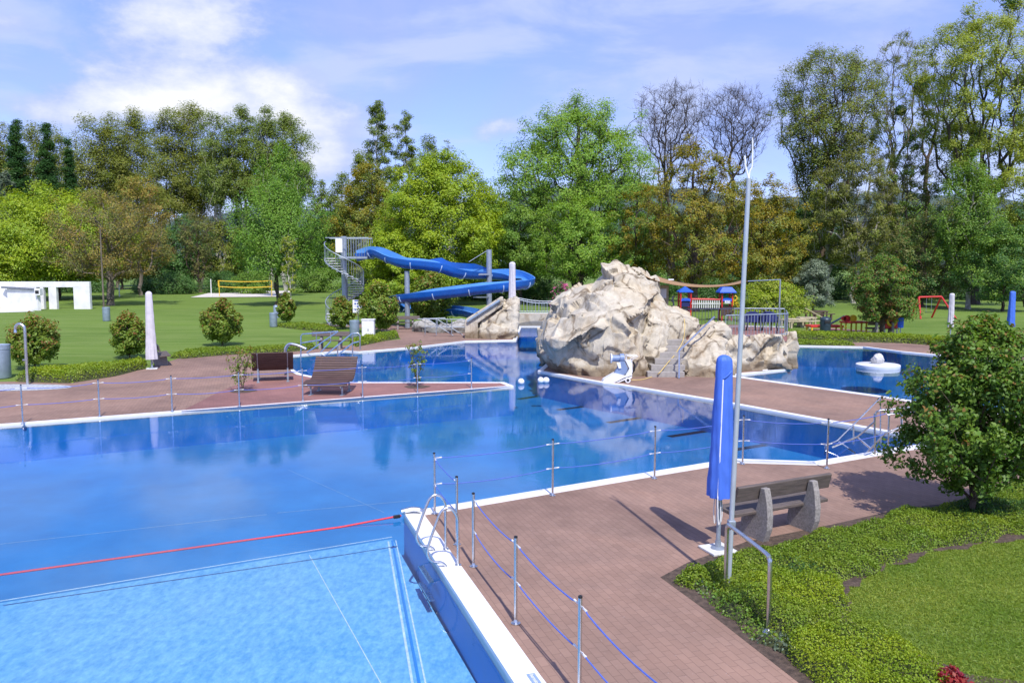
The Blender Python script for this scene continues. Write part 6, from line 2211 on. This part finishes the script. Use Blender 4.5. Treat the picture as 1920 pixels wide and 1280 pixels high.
for i, (px, top, hw, lf, lab) in enumerate(fb):
    T('bush', lab, 'shrub', px, (118 if px < 650 else 92) + (i * 5) % 9, top, hw, 560, lf, 'dark', 'bushes along the far lawn edge', 400 + i, 'dome', 90, 3.2, clump=0.28, lsize=0.30, lump=0.4)
T('rhododendron', 'bush with pink blossom left of the big rock top', 'shrub', 1050, 64, 526, 20, 580, 'deep', 'dark', None, 430, 'dome', 60, 3.0, clump=0.3, lsize=0.18, leaf2='pink', frac2=0.10)

# ------------------------------------------------------------------ shrubs on the lawn
def shr(label, px, base, top, hw, n, seed, **kw):
    b = g(px, base)
    h = CAM_H + (500.0 - top) * b.y / FPX
    return shrub('round_shrub', label, b, h, hw * b.y / FPX, 'shrub', 'redtip', int(n * 1.8), 0.0031 * b.y + 0.015, seed, 'red tipped round shrubs on the lawn', **kw)


shr('red tipped round shrub behind the shower column at left', 66, 692, 584, 48, 5200, 501, tipfrac=0.85)
shr('red tipped round shrub left of the pale parasol', 243, 672, 584, 38, 5200, 502, tipfrac=0.6)
shr('red tipped round shrub alone on the lawn right of the pale parasol', 417, 648, 558, 38, 5200, 503, tipfrac=0.7)
shr('small red tipped shrub in front of the birch trunk', 537, 606, 548, 19, 3200, 504, tipfrac=0.5)
shr('red tipped shrub covering the foot of the spiral stair', 642, 617, 556, 26, 3600, 505, tipfrac=0.6)
shr('large shrub right of the notice sign', 713, 624, 527, 38, 5600, 506, tipfrac=0.45)
shr('large shrub in front of the water slide', 813, 607, 508, 48, 6000, 507, tipfrac=0.4)
b = g(1822, 968)
shrub('large_shrub', 'large glossy shrub with red shoots and open stems, nearest the camera at right', b, CAM_H + (500 - 582) * b.y / FPX + 0.05, 156 * b.y / FPX, 'shrubdark', 'redtip', 34000, 0.076, 510, nodes=420, tipfrac=0.26, clear=0.13, stems=6, clump=0.13, trunk=0.045, profile='egg', lump=0.5, gap=0.18, twigr=0.004)
for lab, px, base, top, hw, sd in (('thin sapling with few leaves left of the loungers', 455, 734, 645, 32, 520), ('thin sapling with few leaves at the middle of the brick island', 782, 726, 632, 22, 521)):
    b = g(px, base)
    shrub('sapling', lab, b, CAM_H + (500 - top) * b.y / FPX, hw * b.y / FPX, 'shrub', 'redtip', 620, 0.075, sd, 'thin saplings on the brick island', nodes=60, tipfrac=0.6, clear=0.15, stems=6, clump=0.2, trunk=0.014, profile='vase', lump=0.5, twigr=0.004)
    o = MB()
    o.sheet([[(b.x + 0.42 * math.cos(t) * (1 + 0.15 * math.sin(3 * t)), b.y + 0.36 * math.sin(t)) for t in np.linspace(0, 6.28, 17)[:-1]]], 0.019)
    structure(o.build('soil_patch', M['soil'], fix=False))

# ------------------------------------------------------------------ hedges and low planting
def gp(pts):
    return [xy(*p) for p in pts]


hedge('hedge', 'low bright yellow green hedge beside the shower at left', gp([(28, 716), (60, 706), (150, 700), (250, 690), (276, 683), (270, 692), (215, 706), (130, 719)]), 0.42, 'hedge', 1300, 0.06, 601, leaf2='hedgeyel', frac2=0.55, bump=0.15)
hedge('hedge', 'low green hedge strip along the paving between parasol and loungers', gp([(318, 672), (345, 664), (420, 659), (520, 656), (590, 650), (588, 656), (520, 662), (420, 666), (345, 673)]), 0.30, 'hedge', 1000, 0.065, 602, bump=0.3)
hedge('hedge', 'small hedge patch under the sign and cabinet', gp([(655, 643), (700, 636), (745, 626), (748, 634), (705, 643), (668, 651)]), 0.36, 'hedge', 900, 0.075, 603, leaf2='hedgeyel')
hedge('hedge', 'low hedge strip on the lawn left of the stair tower', gp([(515, 612), (560, 609), (615, 615), (640, 625), (610, 622), (560, 618)]), 0.30, 'hedge', 700, 0.08, 604)
hedge('hedge', 'long low hedge behind the right pool', gp([(1440, 630), (1560, 633), (1700, 638), (1800, 646), (1800, 652), (1700, 644), (1560, 640), (1440, 636)]), 0.42, 'hedge', 800, 0.075, 605, leaf2='hedgeyel', frac2=0.4, bump=0.15)
hedge('flower_bed', 'narrow green planting strip at the far edge of the right pool', gp([(1440, 646.5), (1440, 640), (1530, 641), (1590, 644), (1605, 648.5), (1520, 648)]), 0.20, 'hedge', 800, 0.07, 606, cat='bed')
hedge('ground_cover', 'wide dark green low planting behind the bench and around the large shrub', gp([(1262, 1094), (1300, 1072), (1400, 1038), (1470, 1022), (1560, 1002), (1700, 966), (1800, 948), (1960, 895), (2060, 930), (1960, 1000), (1830, 1019), (1715, 1037), (1592, 1095), (1480, 1110), (1380, 1104), (1290, 1108)]), 0.22, 'hedge', 6200, 0.028, 611, rag=0.16, cat='planting', leaf2='deep', frac2=0.22, edge=0.22, bump=0.6)
hedge('ground_cover', 'bright yellow green low planting under the bent tube frame', gp([(1330, 1092), (1400, 1082), (1490, 1090), (1578, 1098), (1584, 1140), (1580, 1190), (1510, 1212), (1440, 1192), (1380, 1150), (1335, 1112)]), 0.28, 'hedge', 7500, 0.025, 612, rag=0.12, cat='planting', leaf2='hedgeyel', frac2=0.5, edge=0.22, bump=0.5)
hedge('ground_cover', 'bright yellow green low planting at the bottom edge of the picture', gp([(1470, 1206), (1500, 1196), (1590, 1180), (1650, 1194), (1720, 1240), (1770, 1280), (1790, 1330), (1560, 1340), (1500, 1260)]), 0.29, 'hedge', 8500, 0.024, 613, rag=0.12, cat='planting', leaf2='hedgeyel', frac2=0.6, edge=0.2, bump=0.45)
hedge('ground_cover', 'small green tuft at the sharp corner of the planting bed', gp([(1262, 1092), (1285, 1076), (1320, 1076), (1325, 1098), (1295, 1108)]), 0.26, 'hedge', 4200, 0.036, 614, rag=0.08, cat='planting', edge=0.15, bump=0.4)
hedge('ground_cover', 'ragged grey green plants on the soil edge beside the brick paving', gp([(1296, 1098), (1350, 1105), (1440, 1180), (1500, 1205), (1498, 1250), (1420, 1205), (1340, 1142)]), 0.22, 'mid', 2400, 0.035, 615, rag=0.1, cat='planting', leaf2='silver', frac2=0.3, edge=0.15, bump=1.0, bscale=4)
hedge('red_plant', 'dark red leaved plant at the bottom right corner', gp([(1722, 1300), (1750, 1284), (1800, 1280), (1850, 1310), (1800, 1335)]), 0.26, 'redplant', 3600, 0.05, 616, cat='planting', edge=0.18, bump=0.7, bscale=4)
# ------------------------------------------------------------------ sun and sky
SUN_EL = R(53)
SX, SY = 0.27, -0.963            # towards the sun, on the ground
sd = bpy.data.lights.new("sun", 'SUN')
sd.energy = 4.2
sd.angle = R(0.53)
sd.color = (1.0, 0.95, 0.88)
so = bpy.data.objects.new("sun", sd)
COL.objects.link(so)
dirv = Vector((SX * math.cos(SUN_EL), SY * math.cos(SUN_EL), math.sin(SUN_EL)))
so.rotation_euler = dirv.to_track_quat('Z', 'Y').to_euler()
so.location = dirv * 60

w = bpy.data.worlds.new("World")
SC.world = w
w.use_nodes = True
nt = w.node_tree
nt.nodes.clear()
out = nt.nodes.new("ShaderNodeOutputWorld")
sky = N(nt, "TexSky", sky_type='NISHITA')
sky.sun_disc = False
sky.sun_elevation = SUN_EL
sky.sun_rotation = math.atan2(SX, SY)
sky.air_density = 1.0
sky.dust_density = 0.6
sky.ozone_density = 2.0
SKY_K = 0.15
tc = N(nt, "TexCoord")
sp = N(nt, "SeparateXYZ")
L(nt, tc, "Generated", sp, "Vector")


def math_n(op, a, b=None, c=None):
    n = N(nt, "Math", operation=op)
    for i, v in enumerate((a, b, c)):
        if v is None:
            continue
        if isinstance(v, (int, float)):
            n.inputs[i].default_value = v
        else:
            nt.links.new(v, n.inputs[i])
    return n.outputs[0]


az = math_n('ARCTAN2', sp.outputs['X'], sp.outputs['Y'])
el = math_n('ARCSINE', sp.outputs['Z'])
cb = N(nt, "CombineXYZ")
nt.links.new(math_n('MULTIPLY', az, 1.0), cb.inputs[0])
nt.links.new(math_n('MULTIPLY', el, 1.7), cb.inputs[1])


def fbm(scale, detail, rough, off=0.0, dist=0.0):
    n = N(nt, "TexNoise", Scale=scale, Detail=detail, Roughness=rough, Distortion=dist)
    mp = N(nt, "Mapping")
    mp.inputs["Location"].default_value = (off, off * 0.7, 0)
    nt.links.new(cb.outputs[0], mp.inputs["Vector"])
    nt.links.new(mp.outputs[0], n.inputs["Vector"])
    return n.outputs["Fac"]


f1 = fbm(5.5, 9, 0.58, 3.1, 0.25)
f2 = fbm(16.0, 8, 0.6, 8.3)
f3 = fbm(2.4, 7, 0.6, 1.7, 0.8)


def sky_dir(px, py):
    v = _ray(px, py).normalized()
    return math.atan2(v.x, v.y), math.asin(v.z)


total = None
for px, py, wx, wy, k in ((455, 185, 135, 50, 1.25), (370, 205, 60, 30, 0.7), (150, 195, 120, 30, 0.75), (50, 215, 60, 18, 0.35), (255, 190, 70, 26, 0.75), (395, 55, 130, 55, 0.85), (330, 20, 90, 35, 0.7), (10, 42, 40, 16, 0.6), (110, 75, 110, 34, 0.42), (250, 60, 60, 25, 0.3), (500, 150, 60, 26, 0.5), (700, 60, 160, 50, 0.30), (820, 200, 140, 40, 0.3), (600, 275, 70, 60, 0.75), (960, 240, 60, 18, 0.7), (900, 255, 60, 22, 0.5), (600, 310, 60, 30, 0.6), (-300, 150, 120, 40, 0.7), (2300, 150, 200, 60, 0.6), (150, -130, 190, 60, 0.95), (560, -170, 150, 60, 0.8), (900, -220, 160, 50, 0.6), (100, -330, 260, 80, 0.95), (600, -420, 240, 90, 0.8), (1300, -300, 220, 70, 0.6)):
    a0, e0 = sky_dir(px, py)
    da = math_n('MULTIPLY', math_n('SUBTRACT', az, a0), FPX / wx)
    de = math_n('MULTIPLY', math_n('SUBTRACT', el, e0), FPX / wy)
    r2 = math_n('ADD', math_n('MULTIPLY', da, da), math_n('MULTIPLY', de, de))
    gsn = math_n('MULTIPLY', math_n('EXPONENT', math_n('MULTIPLY', r2, -0.8)), k)
    total = gsn if total is None else math_n('ADD', total, gsn)
nz = math_n('ADD', math_n('MULTIPLY', math_n('SUBTRACT', f1, 0.5), 2.1), math_n('MULTIPLY', math_n('SUBTRACT', f2, 0.5), 1.5))
dens = math_n('ADD', total, nz)
mr = N(nt, "MapRange", interpolation_type='SMOOTHSTEP')
mr.inputs["From Min"].default_value = 0.30
mr.inputs["From Max"].default_value = 1.0
nt.links.new(dens, mr.inputs["Value"])
cloud = math_n('MULTIPLY', mr.outputs[0], 0.95)
# thin veil
mv = N(nt, "MapRange", interpolation_type='SMOOTHSTEP')
mv.inputs["From Min"].default_value = 0.34
mv.inputs["From Max"].default_value = 0.72
mv.inputs["To Min"].default_value = 0.22
mv.inputs["To Max"].default_value = 0.80
nt.links.new(f3, mv.inputs["Value"])
up = N(nt, "MapRange")
up.inputs["From Min"].default_value = 0.95
up.inputs["From Max"].default_value = 0.45
nt.links.new(el, up.inputs["Value"])
veil = math_n('MULTIPLY', mv.outputs[0], up.outputs[0])

tint = mixrgb(nt, 'MULTIPLY', 1.0)
L(nt, sky, "Color", tint, 6)
tint.inputs[7].default_value = (SKY_K * 0.84, SKY_K * 0.88, SKY_K * 1.42, 1)
m1 = mixrgb(nt)
nt.links.new(veil, m1.inputs[0])
L(nt, tint, 2, m1, 6)
m1.inputs[7].default_value = (0.39, 0.475, 0.85, 1)
# broken grey-white layer, drawn out sideways
cb2 = N(nt, "CombineXYZ")
nt.links.new(math_n('MULTIPLY', az, 1.0), cb2.inputs[0])
nt.links.new(math_n('MULTIPLY', el, 3.2), cb2.inputs[1])
ln = N(nt, "TexNoise", Scale=4.6, Detail=8.0, Roughness=0.56, Distortion=0.35)
lm = N(nt, "Mapping")
lm.inputs["Location"].default_value = (12.3, 4.1, 0)
nt.links.new(cb2.outputs[0], lm.inputs["Vector"])
nt.links.new(lm.outputs[0], ln.inputs["Vector"])
lr = N(nt, "MapRange", interpolation_type='SMOOTHSTEP')
lr.inputs["From Min"].default_value = 0.42
lr.inputs["From Max"].default_value = 0.66
lr.inputs["To Max"].default_value = 0.62
nt.links.new(ln.outputs["Fac"], lr.inputs["Value"])
m1b = mixrgb(nt)
nt.links.new(lr.outputs[0], m1b.inputs[0])
L(nt, m1, 2, m1b, 6)
m1b.inputs[7].default_value = (0.56, 0.63, 0.88, 1)
m1 = m1b
shade = N(nt, "MapRange")
shade.inputs["From Min"].default_value = 0.25
shade.inputs["From Max"].default_value = 1.25
nt.links.new(math_n("ADD", math_n("MULTIPLY", total, 0.75), math_n("ADD", math_n("MULTIPLY", math_n("SUBTRACT", f2, 0.5), 1.6), math_n("MULTIPLY", math_n("SUBTRACT", f1, 0.5), 1.2))), shade.inputs["Value"])
cc = ramp(nt, [(0.0, (0.36, 0.45, 0.78)), (0.45, (0.56, 0.63, 0.85)), (1.0, (0.86, 0.87, 0.91))])
nt.links.new(shade.outputs[0], cc.inputs["Fac"])
m2 = mixrgb(nt)
nt.links.new(cloud, m2.inputs[0])
L(nt, m1, 2, m2, 6)
L(nt, cc, "Color", m2, 7)
bg = N(nt, "Background", Strength=1.0)
L(nt, m2, 2, bg, "Color")
L(nt, bg, "Background", out, "Surface")

vs_ = SC.view_settings
vs_.view_transform = 'Standard'
vs_.look = 'None'
vs_.exposure = 0.25
vs_.gamma = 1.0
SC.cycles.max_bounces = 8
SC.cycles.transparent_max_bounces = 12
SC.cycles.diffuse_bounces = 3
SC.cycles.glossy_bounces = 4
SC.cycles.volume_bounces = 0
SC.cycles.caustics_reflective = False
SC.cycles.caustics_refractive = False
SC.cycles.use_denoising = True
SC.cycles.use_adaptive_sampling = True
SC.cycles.adaptive_threshold = 0.015
